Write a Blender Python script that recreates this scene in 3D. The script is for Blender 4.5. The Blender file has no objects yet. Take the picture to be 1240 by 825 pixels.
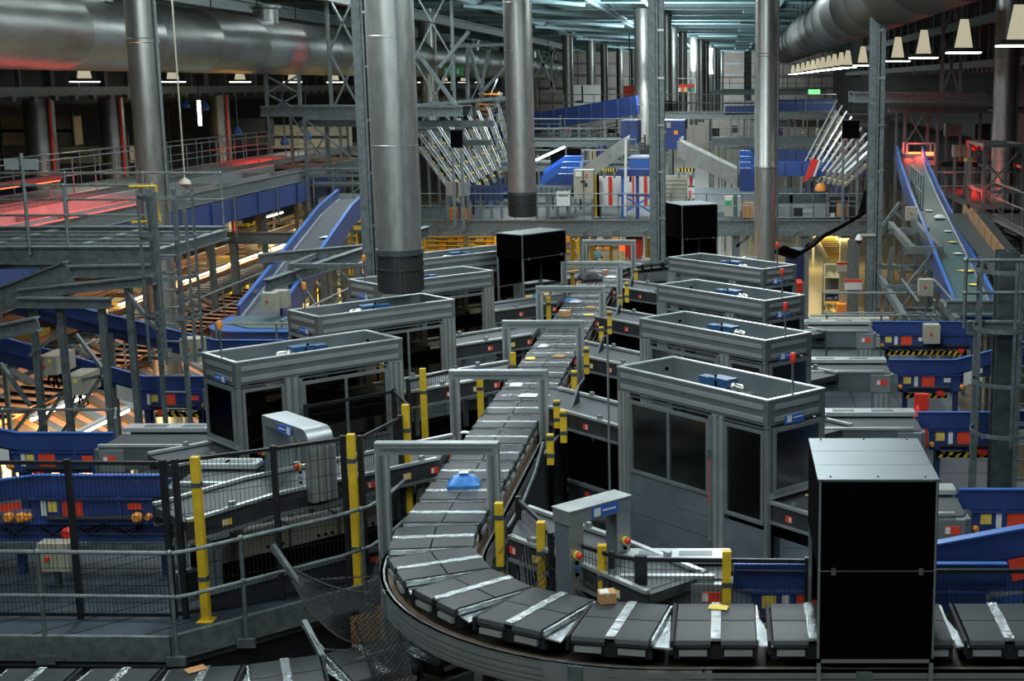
import bpy, math, random
from mathutils import Vector, Matrix
R = math.radians
PI = math.pi
C = bpy.context.scene.collection
S = bpy.context.scene
random.seed(7)

# ---------------------------------------------------------------- camera
H, TH = 6.4, R(10.5)
cd = bpy.data.cameras.new('camera'); cam = bpy.data.objects.new('camera', cd); C.objects.link(cam)
cam.location = (0, 0, H); cam.rotation_euler = (R(90) - TH, 0, 0)
cd.sensor_width = 36; cd.lens = 1684 / 1240 * 36; cd.shift_x = -(880 - 620) / 1240; cd.clip_end = 600
S.camera = cam
# ---------------------------------------------------------------- world, exposure
w = bpy.data.worlds.new('world'); S.world = w; w.use_nodes = True
w.node_tree.nodes['Background'].inputs[0].default_value = (.55, .72, .8, 1)
w.node_tree.nodes['Background'].inputs[1].default_value = .06
S.view_settings.view_transform = 'Standard'; S.view_settings.look = 'None'
S.view_settings.exposure = 0.0; S.view_settings.gamma = 1.0; S.view_settings.use_curve_mapping = False
S.cycles.max_bounces = 5; S.cycles.diffuse_bounces = 2; S.cycles.glossy_bounces = 3
S.cycles.transparent_max_bounces = 12; S.cycles.caustics_reflective = False; S.cycles.caustics_refractive = False
# ---------------------------------------------------------------- area lights added to light the hall
def area(name, loc, sx, sy, power, col=(1, 1, 1), rot=(0, 0, 0)):
    l = bpy.data.lights.new(name, 'AREA'); l.shape = 'RECTANGLE'; l.size = sx; l.size_y = sy
    l.energy = power; l.color = col
    o = bpy.data.objects.new(name, l); C.objects.link(o); o.location = loc; o.rotation_euler = rot
    return o
COOL = (.86, .96, 1.0); WARM = (1.0, .74, .36); RED = (1.0, .04, .02)
area('end_wall_fill', (-6, 214, 9), 20, 2, 1900, COOL, (R(60), 0, 0))  # added fill to brighten the end wall, no fitting there
# unseen cool area lights added under the roof to light the sorter
for y, p in ((13, 560), (24, 800), (38, 950), (54, 1000)):
    for x in (-8.5, 1.0):
        area('added_roof_light', (x, y, 10.6), 1.2, 7, p, COOL)
for y in (38, 60):
    area('added_roof_light', (-15, y, 11.0), 1.5, 9, 800, COOL)  # added to brighten the big left duct
for y in (80, 110, 140, 175, 205):
    area('added_roof_light', (-4, y, 10.6), 8, 3, 1200, COOL)  # area light added for the far hall
    area('ceiling_fill', (-4, y, 7.5), 5, 2, 2200, COOL, (PI, 0, 0))  # added upward fill so the roof beams are lit
area('front_fill', (-6, 1, 10.8), 14, 2, 700, COOL, (R(55), 0, 0))  # unseen fill added above the camera to light ducts and cabin fronts
area('front_fill', (4, 1, 10.8), 6, 2, 250, COOL, (R(55), 0, 0))  # second part of the added frontal fill
# ---------------------------------------------------------------- pixel helpers (only to read positions off the photograph)
def ray(px, py):
    u = (px - 880) / 1684; v = (412.5 - py) / 1684
    return u, math.cos(TH) + v * math.sin(TH), -math.sin(TH) + v * math.cos(TH)
def at(px, py, z):
    d = ray(px, py); t = (z - H) / d[2]; return Vector((d[0] * t, d[1] * t, z))
def aty(px, py, y):
    d = ray(px, py); t = y / d[1]; return Vector((d[0] * t, y, H + d[2] * t))

# ---------------------------------------------------------------- materials
def mat(name, col, rough=.5, metal=0, var=.15, scale=6, bump=0, emit=None, alpha=None, spec=.5, stretch=None, dirt=None):
    m = bpy.data.materials.new(name); m.use_nodes = True
    nt = m.node_tree; n = nt.nodes; b = n['Principled BSDF']
    b.inputs['Roughness'].default_value = rough; b.inputs['Metallic'].default_value = metal
    b.inputs['Specular IOR Level'].default_value = spec
    if emit:
        b.inputs['Base Color'].default_value = (*col, 1)
        b.inputs['Emission Color'].default_value = (*col, 1); b.inputs['Emission Strength'].default_value = emit
        return m
    tc = n.new('ShaderNodeTexCoord'); mp = n.new('ShaderNodeMapping'); nz = n.new('ShaderNodeTexNoise')
    if stretch: mp.inputs['Scale'].default_value = stretch
    nt.links.new(tc.outputs['Object'], mp.inputs[0]); nt.links.new(mp.outputs[0], nz.inputs[0])
    nz.inputs['Scale'].default_value = scale; nz.inputs['Detail'].default_value = 5; nz.inputs['Roughness'].default_value = .65
    cr = n.new('ShaderNodeValToRGB'); nt.links.new(nz.outputs[0], cr.inputs[0])
    lo = [c * (1 - var) for c in col]; hi = [min(1, c * (1 + var)) for c in col]
    if dirt: lo = dirt
    cr.color_ramp.elements[0].position = .32; cr.color_ramp.elements[1].position = .68
    cr.color_ramp.elements[0].color = (*lo, 1); cr.color_ramp.elements[1].color = (*hi, 1)
    nt.links.new(cr.outputs[0], b.inputs['Base Color'])
    mr = n.new('ShaderNodeMapRange'); nt.links.new(nz.outputs[0], mr.inputs[0])
    mr.inputs[3].default_value = max(0, rough - .1); mr.inputs[4].default_value = min(1, rough + .12)
    nt.links.new(mr.outputs[0], b.inputs['Roughness'])
    if bump:
        bp = n.new('ShaderNodeBump'); bp.inputs['Strength'].default_value = bump; bp.inputs['Distance'].default_value = .02
        nt.links.new(nz.outputs[0], bp.inputs['Height']); nt.links.new(bp.outputs[0], b.inputs['Normal'])
    return m
def glassmat(name, col, refl=.12):
    m = bpy.data.materials.new(name); m.use_nodes = True; nt = m.node_tree; n = nt.nodes
    n.remove(n['Principled BSDF']); o = n['Material Output']
    t = n.new('ShaderNodeBsdfTransparent'); t.inputs[0].default_value = (*col, 1)
    g = n.new('ShaderNodeBsdfGlossy'); g.inputs['Roughness'].default_value = .18; g.inputs[0].default_value = (.22, .22, .22, 1)
    f = n.new('ShaderNodeFresnel'); f.inputs[0].default_value = 1.5
    x = n.new('ShaderNodeMixShader'); nt.links.new(f.outputs[0], x.inputs[0])
    nt.links.new(t.outputs[0], x.inputs[1]); nt.links.new(g.outputs[0], x.inputs[2]); nt.links.new(x.outputs[0], o.inputs[0])
    return m
def brushed(name, col, rough, axis_scale, var=.1):
    return mat(name, col, rough, 1.0, var, 8, .12, stretch=axis_scale)
M = dict(
    alu=mat('alu', (.42, .46, .46), .38, .75, .08, 3),
    alu_mid=mat('alu_mid', (.27, .3, .3), .42, .7, .08, 3),
    alu_light=mat('alu_light', (.62, .66, .65), .35, .7, .06, 3),
    alu_dark=mat('alu_dark', (.2, .235, .24), .42, .7, .1, 3),
    panel=mat('panel', (.17, .205, .22), .5, .35, .12, 2, dirt=(.13, .165, .18)),
    panel_in=mat('panel_in', (.24, .29, .31), .55, .2, .08, 2),
    galv=mat('galv', (.2, .235, .235), .48, .7, .28, 9, .05),
    galv_d=mat('galv_d', (.085, .105, .11), .55, .6, .35, 5, .05),
    steel=mat('steel', (.5, .51, .48), .3, 1, .12, 3),
    duct=mat('duct', (.47, .49, .46), .38, .8, .12, 8, .05, stretch=(1, 1, .35)),
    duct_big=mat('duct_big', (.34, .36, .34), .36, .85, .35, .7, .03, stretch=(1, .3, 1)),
    mesh=mat('mesh', (.05, .055, .055), .5, .6, .5, 40, .3),
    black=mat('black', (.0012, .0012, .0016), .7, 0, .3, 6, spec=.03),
    blackp=mat('blackp', (.010, .011, .013), .45, 0, .3, 5),
    dark=mat('dark', (.012, .014, .016), .7, 0, .4, 3),
    belt=mat('belt', (.034, .04, .042), .5, 0, .28, 14, .1, stretch=(1, 6, 1)),
    belt_i=mat('belt_i', (.05, .058, .062), .5, 0, .12, 5),
    belt_g=mat('belt_g', (.06, .12, .12), .5, 0, .2, 4),
    strip=mat('strip', (.62, .68, .68), .22, .85, .35, 22, .9),
    chrome=mat('chrome', (.7, .7, .66), .2, 1, .1, 8),
    blue=mat('blue', (.024, .052, .185), .4, 0, .12, 2.5),
    panel_dk=mat('panel_dk', (.05, .055, .058), .42, .3, .2, 4),
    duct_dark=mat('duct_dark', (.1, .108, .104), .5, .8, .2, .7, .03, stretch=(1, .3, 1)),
    blue_d=mat('blue_d', (.015, .034, .12), .5, 0, .2, 3),
    blue_l=mat('blue_l', (.035, .13, .42), .4, 0, .1, 4),
    yellow=mat('yellow', (.68, .45, .02), .5, 0, .15, 9),
    yellow_l=mat('yellow_l', (.8, .62, .12), .5, 0, .15, 9),
    orange=mat('orange', (.8, .3, .04), .5, 0, .1, 9),
    orange_p=mat('orange_p', (.7, .3, .14), .5, 0, .18, 1.5),
    brown=mat('brown', (.16, .11, .07), .6, 0, .25, 3),
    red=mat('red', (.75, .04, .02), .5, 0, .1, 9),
    redlabel=mat('redlabel', (.8, .07, .03), .5, 0, .1, 9),
    white=mat('white', (.72, .73, .7), .5, 0, .05, 9),
    cream=mat('cream', (.42, .42, .33), .5, 0, .08, 3),
    beige=mat('beige', (.36, .35, .27), .5, 0, .08, 5),
    blabel=mat('blabel', (.03, .13, .5), .5, 0, .1, 9),
    card=mat('card', (.5, .27, .11), .7, 0, .12, 8),
    card_d=mat('card_d', (.3, .16, .07), .7, 0, .12, 8),
    poly=mat('poly', (.03, .22, .62), .25, 0, .35, 12, .8),
    wood=mat('wood', (.075, .062, .045), .7, 0, .35, 6, .1, stretch=(3, 3, 1)),
    deckp=mat('deckp', (.045, .062, .078), .42, .3, .3, 1.6, .1),
    floor=mat('floor', (.19, .165, .11), .3, 0, .25, .5),
    roof=mat('roof', (.12, .17, .18), .5, .2, .2, .6),
    purlin=mat('purlin', (.34, .5, .52), .5, .3, .15, 1),
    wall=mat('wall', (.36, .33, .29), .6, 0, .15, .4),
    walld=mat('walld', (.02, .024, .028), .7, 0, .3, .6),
    green=mat('green', (.02, .4, .12), .5, 0, .1, 5),
    skin=mat('skin', (.5, .3, .2), .5, 0, .05, 5),
    cloth=mat('cloth', (.05, .2, .5), .8, 0, .2, 8, .3),
    glass=glassmat('glass', (.52, .47, .4)),
    motorb=mat('motorb', (.02, .085, .2), .4, 0, .1, 4),
    tube=mat('tube', (1, .93, .72), emit=9),
    tube_w=mat('tube_w', (1, .97, .9), emit=7),
    lampcone=mat('lampcone', (.85, .78, .55), emit=.55),
    redlamp=mat('redlamp', (1, .12, .03), emit=6),
    exit=mat('exit', (.2, .9, .3), emit=1.2),
    rubberband=mat('rubberband', (.25, .02, .01), .5),
)

# ---------------------------------------------------------------- mesh builder
class MB:
    def __init__(s, o=None, ex=None, ey=None, ez=None):
        s.v = []; s.f = []
        s.o = Vector(o) if o is not None else Vector((0, 0, 0))
        s.ex = Vector(ex) if ex is not None else Vector((1, 0, 0))
        s.ey = Vector(ey) if ey is not None else Vector((0, 1, 0))
        s.ez = Vector(ez) if ez is not None else Vector((0, 0, 1))
    def P(s, p): return s.o + s.ex * p[0] + s.ey * p[1] + s.ez * p[2]
    def add(s, vs, fs):
        k = len(s.v); s.v += [s.P(p) for p in vs]; s.f += [tuple(i + k for i in f) for f in fs]; return s
    def box(s, x0, x1, y0, y1, z0, z1):
        return s.add([(x0, y0, z0), (x1, y0, z0), (x1, y1, z0), (x0, y1, z0), (x0, y0, z1), (x1, y0, z1), (x1, y1, z1), (x0, y1, z1)],
                     [(0, 3, 2, 1), (4, 5, 6, 7), (0, 1, 5, 4), (1, 2, 6, 5), (2, 3, 7, 6), (3, 0, 4, 7)])
    def prism(s, poly, z0, z1):
        n = len(poly); a = sum(poly[i][0] * poly[(i + 1) % n][1] - poly[(i + 1) % n][0] * poly[i][1] for i in range(n))
        if a < 0: poly = poly[::-1]
        return s.add([(x, y, z0) for x, y in poly] + [(x, y, z1) for x, y in poly],
                     [tuple(range(n))[::-1], tuple(range(n, 2 * n))] + [(i, (i + 1) % n, n + (i + 1) % n, n + i) for i in range(n)])
    def side(s, poly, y0, y1):            # polygon in x,z extruded along y
        n = len(poly); a = sum(poly[i][0] * poly[(i + 1) % n][1] - poly[(i + 1) % n][0] * poly[i][1] for i in range(n))
        if a < 0: poly = poly[::-1]
        return s.add([(x, y0, z) for x, z in poly] + [(x, y1, z) for x, z in poly],
                     [tuple(range(n)), tuple(range(n, 2 * n))[::-1]] + [(i, n + i, n + (i + 1) % n, (i + 1) % n) for i in range(n)])
    def bar(s, p, q, w, h=None, up=(0, 0, 1)):    # rectangular bar
        h = h or w; p = Vector(p); q = Vector(q); d = (q - p).normalized(); u = Vector(up)
        if abs(d.dot(u)) > .98: u = Vector((0, 1, 0))
        a = d.cross(u).normalized(); b = a.cross(d).normalized(); a = a * w / 2; b = b * h / 2
        c = [p - a - b, p + a - b, p + a + b, p - a + b, q - a - b, q + a - b, q + a + b, q - a + b]
        return s.add(c, [(3, 2, 1, 0), (4, 5, 6, 7), (0, 1, 5, 4), (1, 2, 6, 5), (2, 3, 7, 6), (3, 0, 4, 7)])
    def ibeam(s, p, q, w, h, t=.03, up=(0, 0, 1)):
        p = Vector(p); q = Vector(q); d = (q - p).normalized(); u = Vector(up)
        if abs(d.dot(u)) > .98: u = Vector((0, 1, 0))
        b = d.cross(u).normalized().cross(d).normalized()
        s.bar(p + b * (h / 2 - t / 2), q + b * (h / 2 - t / 2), w, t, up); s.bar(p - b * (h / 2 - t / 2), q - b * (h / 2 - t / 2), w, t, up)
        return s.bar(p, q, t, h - 2 * t, up)
    def path(s, pts, r, n=6, closed=False):
        pts = [Vector(p) for p in pts]; m = len(pts); k = len(s.v); rings = []
        for i, p in enumerate(pts):
            d = (pts[min(i + 1, m - 1)] - pts[max(i - 1, 0)]).normalized()
            u = Vector((0, 0, 1)) if abs(d.z) < .95 else Vector((0, 1, 0))
            a = d.cross(u).normalized(); b = a.cross(d)
            rings.append([p + (a * math.cos(2 * PI * j / n) + b * math.sin(2 * PI * j / n)) * r for j in range(n)])
        vs = [v for rg in rings for v in rg]
        fs = [(i * n + j, (i + 1) * n + j, (i + 1) * n + (j + 1) % n, i * n + (j + 1) % n) for i in range(m - 1) for j in range(n)]
        fs += [tuple(range(n)), tuple(range((m - 1) * n, m * n))[::-1]]
        return s.add(vs, fs)
    def tube(s, p, q, r, n=8): return s.path([p, q], r, n)
    def lathe(s, cx, cy, prof, n=24):
        m = len(prof)
        vs = [(cx + r * math.cos(2 * PI * j / n), cy + r * math.sin(2 * PI * j / n), z) for r, z in prof for j in range(n)]
        fs = [(i * n + j, i * n + (j + 1) % n, (i + 1) * n + (j + 1) % n, (i + 1) * n + j) for i in range(m - 1) for j in range(n)]
        fs += [tuple(range(n))[::-1], tuple(range((m - 1) * n, m * n))]
        return s.add(vs, fs)
    def lathe_axis(s, p, d, prof, n=16):        # prof of (r, t) along direction d from p
        p = Vector(p); d = Vector(d).normalized(); u = Vector((0, 0, 1)) if abs(d.z) < .9 else Vector((1, 0, 0))
        a = d.cross(u).normalized(); b = a.cross(d); m = len(prof)
        vs = [p + d * t + (a * math.cos(2 * PI * j / n) + b * math.sin(2 * PI * j / n)) * r for r, t in prof for j in range(n)]
        fs = [(i * n + j, (i + 1) * n + j, (i + 1) * n + (j + 1) % n, i * n + (j + 1) % n) for i in range(m - 1) for j in range(n)]
        fs += [tuple(range(n)), tuple(range((m - 1) * n, m * n))[::-1]]
        return s.add(vs, fs)
def root_loc(o):
    v = Vector((0, 0, 0))
    while o is not None: v += o.location; o = o.parent
    return v
def link(name, mb, m, parent=None, origin=None):
    if parent is not None: org = root_loc(parent)
    elif origin is not None: org = Vector(origin)
    else:
        xs = [v.x for v in mb.v]; ys = [v.y for v in mb.v]; zs = [v.z for v in mb.v]
        org = Vector(((min(xs) + max(xs)) / 2, (min(ys) + max(ys)) / 2, min(zs)))
    me = bpy.data.meshes.new(name); me.from_pydata([v - org for v in mb.v], [], mb.f)
    me.polygons.foreach_set('use_smooth', [True] * len(me.polygons)); me.set_sharp_from_angle(angle=R(35))
    me.materials.append(M[m] if isinstance(m, str) else m)
    o = bpy.data.objects.new(name, me); C.objects.link(o)
    if parent is not None: o.parent = parent
    else: o.location = org
    return o
def thing(name, label, cat, loc, group=None):
    o = bpy.data.objects.new(name, None); C.objects.link(o); o.location = loc; o.empty_display_size = .1
    o['label'] = label; o['category'] = cat
    if group: o['group'] = group
    return o
def single(name, mb, m, label, cat, group=None):
    o = link(name, mb, m); o['label'] = label; o['category'] = cat
    if group: o['group'] = group
    return o
def struct(name, mb, m): o = link(name, mb, m); o['kind'] = 'structure'; return o
def stuff(o): o['kind'] = 'stuff'; return o
def dup(root, loc, rz=0, label=None, group=None):
    r = root.copy(); C.objects.link(r); r.location = loc; r.rotation_euler = (0, 0, rz)
    if label: r['label'] = label
    if group: r['group'] = group
    for ch in list(root.children):
        c = ch.copy(); C.objects.link(c); c.parent = r
        for g in ch.children:
            d = g.copy(); C.objects.link(d); d.parent = c
    return r
ORD = ['first', 'second', 'third', 'fourth', 'fifth', 'sixth', 'seventh', 'eighth', 'ninth', 'tenth', 'eleventh', 'twelfth',
       'thirteenth', 'fourteenth', 'fifteenth', 'sixteenth', 'seventeenth', 'eighteenth', 'nineteenth', 'twentieth', 'twenty-first',
       'twenty-second', 'twenty-third', 'twenty-fourth', 'twenty-fifth', 'twenty-sixth', 'twenty-seventh', 'twenty-eighth', 'twenty-ninth', 'thirtieth']
# ================================================================ STRUCTURE
YB = 226
struct('floor', MB().box(-36, 17, -4, YB, -4.3, -4), 'floor')
struct('wall_back', MB().box(-36, 17, YB, YB + .3, -4, 13), 'wall')
wb = bpy.data.objects['wall_back']
for i in range(26):
    link('wall_panel', MB().box(-36 + i * 2.05, -34.1 + i * 2.05, YB - .15, YB, -4, 12), 'wall', wb)
for z in (3.4, 5.6, 7.6, 9.4):
    link('wall_rail', MB().bar((-36, YB - .4, z), (17, YB - .4, z), .3, .3), 'galv', wb)
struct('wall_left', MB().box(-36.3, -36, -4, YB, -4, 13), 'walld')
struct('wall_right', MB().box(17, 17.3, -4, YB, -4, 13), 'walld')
struct('ceiling', MB().box(-36, 17, -4, YB, 12.6, 12.8), 'roof')
ceil = bpy.data.objects['ceiling']
for i in range(22):
    y = 62 + i * 7.4
    link('roof_beam', MB().ibeam((-36, y, 11.4), (17, y, 11.4), .45, .8, .08), 'purlin', ceil)
    for k in range(3): link('roof_purlin', MB().bar((-36, y + 1.85 + 1.85 * k, 11.95), (17, y + 1.85 + 1.85 * k, 11.95), .16, .28), 'purlin', ceil)
for i, x in enumerate((-27.5, -21, -14.5, -7.5, -4.5, 3, 8.5)):
    link('roof_rail', MB().ibeam((x, 20, 10.95), (x, YB - 1, 10.95), .25, .35, .05), 'purlin', ceil)
for x, z in ((-24.2, 9.9), (-20.2, 9.55), (-16.2, 9.9)):
    link('roof_girder', MB().ibeam((x, 26, z), (x, 150, z), .4, .5, .07), 'galv', ceil)
for i in range(8):
    y = 66 + i * 15
    link('roof_brace', MB().bar((-15, y, 10.7), (-8, y + 14, 10.7), .18), 'purlin', ceil)
    link('roof_brace', MB().bar((1, y + 5, 10.6), (5.5, y + 8, 10.6), .15), 'purlin', ceil)
# mezzanine deck under the scanner cabins
DX0, DX1 = -13.5, 12.5
mid = MB().prism([(-2.45, 13.4), (-.4, 12.6), (7.5, 12.6), (7.5, 22), (4.7, 22), (4.7, 34.5), (1.9, 34.5), (1.9, 42), (-4.0, 42), (-4.0, 16.2), (-2.6, 14.8)], -.3, -.03)
struct('floor_mezzanine', mid, 'galv_d')
fm = bpy.data.objects['floor_mezzanine']
lp = [(-13, 17.3), (-4.0, 17.3), (-4.0, 42), (-9.8, 42), (-9.8, 21.6), (-13.5, 21.6)]
WZ = .5   # the front walkway is higher: deck, fence and railing scaled about the camera
link('deck_slab', MB().prism(lp, -.3, -.03), 'galv_d', fm)
fw = struct('floor_walkway', MB().prism([(-12.5, 14.24), (-5.95, 14.1), (-4.36, 15.62), (-3.86, 16.6), (-3.86, 17.3), (-12.5, 17.3)], .2, WZ - .03), 'galv_d')
link('deck_kerb', MB().bar((-12.5, 14.18, .44), (-5.95, 14.04, .44), .06, .28).bar((-5.95, 14.04, .44), (-4.32, 15.58, .44), .06, .28).bar((-4.32, 15.58, .44), (-3.83, 16.6, .44), .06, .28), 'galv', fw)
link('deck_fascia', MB().bar((-12.5, 14.3, -.5), (-6.0, 14.2, -.5), .05, 1.6).bar((-6.0, 14.2, -.5), (-4.5, 15.7, -.5), .05, 1.6), 'blackp', fw)
def clip(poly, a, b, c, keep):            # keep a*x+b*y<=c (keep=1) or >=
    out = []; n = len(poly)
    f = lambda p: (a * p[0] + b * p[1] - c) * keep
    for i in range(n):
        p, q = poly[i], poly[(i + 1) % n]; fp, fq = f(p), f(q)
        if fp <= 0: out.append(p)
        if (fp < 0 < fq) or (fq < 0 < fp):
            t = fp / (fp - fq); out.append((p[0] + (q[0] - p[0]) * t, p[1] + (q[1] - p[1]) * t))
    return out
vis = [(-10.6, 14.26), (-5.97, 14.12), (-4.4, 15.64), (-3.9, 16.6), (-3.9, 17.3), (-10.6, 17.3)]
k = 0
dd = (-.72, .69)
for i in range(30, 80):
    c0 = i * .3; pl = clip(clip(vis, *dd, c0, -1), *dd, c0 + .286, 1)
    if len(pl) > 2:
        a = sum(pl[j][0] * pl[(j + 1) % len(pl)][1] - pl[(j + 1) % len(pl)][0] * pl[j][1] for j in range(len(pl)))
        if abs(a) > .02: link('deck_plank', MB().prism(pl, WZ - .03, WZ + .003 * (k % 3)), 'deckp', fw); k += 1
for i in range(6):                        # deck plates between the cabins on the right
    for j in range(16):
        if i > 2 and j > 9: continue
        link('deck_plate', MB().box(-1.0 + i * .9, -.11 + i * .9, 12.9 + j * 1.9, 14.78 + j * 1.9, -.03, .0), 'deckp', fm)
# posts carrying the deck
for x, y in ((-12, 19), (-8, 19), (-9.5, 30), (-2, 30), (4.4, 30), (-9.5, 41.5), (-6, 41.5), (0, 41.5), (4.4, 34)):
    link('deck_leg', MB().ibeam((x, y, -4), (x, y, -.3), .3, .3, .03), 'galv', fm)

# ================================================================ DUCTS AND COLUMNS
def vduct(px, pyb, y, r0, r1, label, top=11.0, meshh=1.05, zb=None):
    p = aty(px, pyb, y); z = p.z if zb is None else zb
    t = thing('air_duct', label, 'duct', (p.x, y, z), 'vertical air ducts')
    n = 32
    zs = z + meshh; L = top - zs
    prof = [(r1, zs)]
    k = max(2, int(L / 1.5))
    for i in range(1, k):
        zz = zs + L * i / k; r = r1 + (r0 - r1) * i / k
        prof += [(r, zz - .02), (r + .005, zz - .015), (r + .005, zz + .015), (r, zz + .02)]
    prof.append((r0, top)); 
    link('duct_shell', MB().lathe(p.x, y, prof, n), 'duct', t)
    link('collar', MB().lathe(p.x, y, [(r1 + .03, zs - .05), (r1 + .03, zs + .05)], n), 'galv_d', t)
    link('outlet_grille', MB().lathe(p.x, y, [(r1 - .02, z), (r1 + .01, z + .03), (r1 + .01, z + meshh * .55), (r1 + .03, z + meshh * .56), (r1 + .03, z + meshh * .6), (r1 + .01, z + meshh * .61), (r1, zs - .05)], n), 'mesh', t)
    gb = MB()
    for j in range(n):
        a = 2 * PI * (j + .5) / n; x = p.x + (r1 + .015) * math.cos(a); yy = y + (r1 + .015) * math.sin(a); gb.bar((x, yy, z + .03), (x, yy, zs - .05), .009, .009)
    stuff(link('grille_wire', gb, 'mesh', t))
    link('seam_strip', MB().bar((p.x + r1 * .5, y - r1 * .87, zs + .1), (p.x + r0 * .5, y - r0 * .87, top), .03, .02), 'galv', t)
    return t
vduct(486, 353, 24.6, .43, .385, 'largest steel air duct hanging at centre, dark mesh outlet above left cabins', 10.9, .72)
vduct(633, 262, 51, .51, .50, 'steel air duct with mesh outlet ending just left of the white striped panels', 10.9, .85)
vduct(780, 191, 88, .54, .52, 'steel air duct with mesh outlet hanging against the slim centre post', 10.9, .8)
vduct(523, 190, 88, .54, .52, 'steel air duct with mesh outlet left of the dark hanging loudspeaker', 10.9, .8)
def rduct(px, y, r, label, zb, top=11, meshed=False):
    x = (px - 880) / 1684 * (y * math.cos(TH))
    t = thing('air_duct', label, 'duct', (x, y, zb), 'vertical air ducts')
    link('duct_shell', MB().lathe(x, y, [(r, zb + (.9 if meshed else 0)), (r, top)], 16), 'duct', t)
    link('collar', MB().lathe(x, y, [(r + .06, top - .15), (r + .06, top)], 16), 'alu_dark', t)
    if meshed: link('outlet_grille', MB().lathe(x, y, [(r, zb), (r + .01, zb + .05), (r, zb + .9)], 16), 'mesh', t)
for i, (px, y, r, zb, me) in enumerate(((688, 130, .5, 2.5, False), (716, 148, .47, 2.5, False), (732, 163, .42, 2.5, False), (751, 178, .42, 2.5, False), (767, 195, .36, 2.5, False))):
    rduct(px, y, r, '%s of the five distant ducts left of centre, counted from the left' % ORD[i], zb)
for i, (px, y, r, zb, me) in enumerate(((808, 97, .32, 4.3, True), (816, 118, .36, 4.0, True), (827, 130, .4, 2.2, False), (840, 143, .4, 2.2, False), (849, 153, .32, 2.2, False), (855.5, 164, .32, 2.2, False), (861, 176, .27, 2.2, False), (865.5, 188, .27, 2.2, False), (869.5, 200, .26, 2.2, False), (874, 213, .3, 2.2, False))):
    rduct(px, y, r, '%s in the receding row of distant ducts right of the centre post' % ORD[i], zb, meshed=me)
def rcolumn(px, pyr, y, r0, r1, label, zb=-4, m='duct', top=11.4):
    p = aty(px, pyr, y); t = thing('round_column', label, 'column', (p.x, y, zb))
    link('shaft', MB().lathe(p.x, y, [(r1, zb), (r1, 3.4), (r1 + .02, 3.42), (r1 + .02, 3.5), (r0, 3.52), (r0, 7.3), (r0 + .02, 7.32), (r0 + .02, 7.4), (r0, 7.42), (r0, top)], 32), m, t)
    link('base_ring', MB().lathe(p.x, y, [(r1 + .18, zb), (r1 + .18, zb + .05), (r1 + .03, zb + .12)], 32), 'galv', t)
    link('pipe', MB().path([(p.x + r1 + .05, y - .1, zb), (p.x + r1 + .05, y - .1, top)], .04, 8), 'galv', t)
rcolumn(180, 150, 33, .345, .32, 'round steel column at left, behind the caged ladder')
rcolumn(927, 150, 50, .39, .38, 'round steel column right of centre, behind the furthest right cabin')
rcolumn(1216, 150, 55, .45, .43, 'round steel column near right edge above the ladder cage')
def hcolumn(px, pyr, y, w, label, top=11.4, zb=-4, dep=.3):
    p = aty(px, pyr, y); t = thing('steel_post', label, 'column', (p.x, y, zb))
    x = p.x
    link('front_flange', MB().box(x - w / 2, x + w * .12, y - dep / 2, y - dep / 2 + .04, zb, top), 'galv', t)
    link('web', MB().box(x - w * .05, x - w * .02, y - dep / 2, y + dep / 2, zb, top), 'galv_d', t)
    link('rear_flange', MB().box(x - w / 2, x + w / 2, y + dep / 2 - .04, y + dep / 2, zb, top), 'galv_d', t)
    link('cable_tray', MB().box(x + w * .2, x + w * .48, y - dep / 2, y - dep / 2 + .06, zb, top), 'galv', t)
    for i in range(9): link('clamp', MB().box(x + w * .1, x + w * .5, y - dep / 2 - .02, y - dep / 2 + .02, zb + 3 + i * 1.25, zb + 3.06 + i * 1.25), 'steel', t)
    return t
hcolumn(447, 200, 33.5, .44, 'dark H-section steel post just left of the biggest duct', zb=0)
hcolumn(796, 200, 38, .42, 'slim H-section post at centre, left of the far black cabinet', zb=-4)
hcolumn(1060, 200, 38, .42, 'slim H-section post on the right, left of the blue infeed units', zb=-4)
# big horizontal ducts
def hduct(x, z, r, y0, y1, label):
    t = thing('ventilation_duct', label, 'duct', (x, (y0 + y1) / 2, z - r))
    y = y0; i = 0
    while y < y1:
        L = 5.2
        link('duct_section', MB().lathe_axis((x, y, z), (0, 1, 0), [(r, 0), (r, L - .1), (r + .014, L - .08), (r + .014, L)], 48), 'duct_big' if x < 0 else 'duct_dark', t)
        if i % 3 == 2 and x < -10 and y > 40: link('branch_neck', MB().lathe(x + .3, y + 2, [(.5, z + r * .8), (.5, z + r + .35), (.62, z + r + .4), (.62, z + r + .5)], 20), 'duct_big', t)
        link('hanger_rod', MB().bar((x - .2, y + 2.5, z + r - .02), (x - .2, y + 2.5, 11.3), .04), 'dark', t)
        y += L; i += 1
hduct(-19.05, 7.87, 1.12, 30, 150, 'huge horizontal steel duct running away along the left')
hduct(4.5, 9.0, 1.1, 11, 108, 'huge horizontal steel duct overhead on the right')

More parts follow.
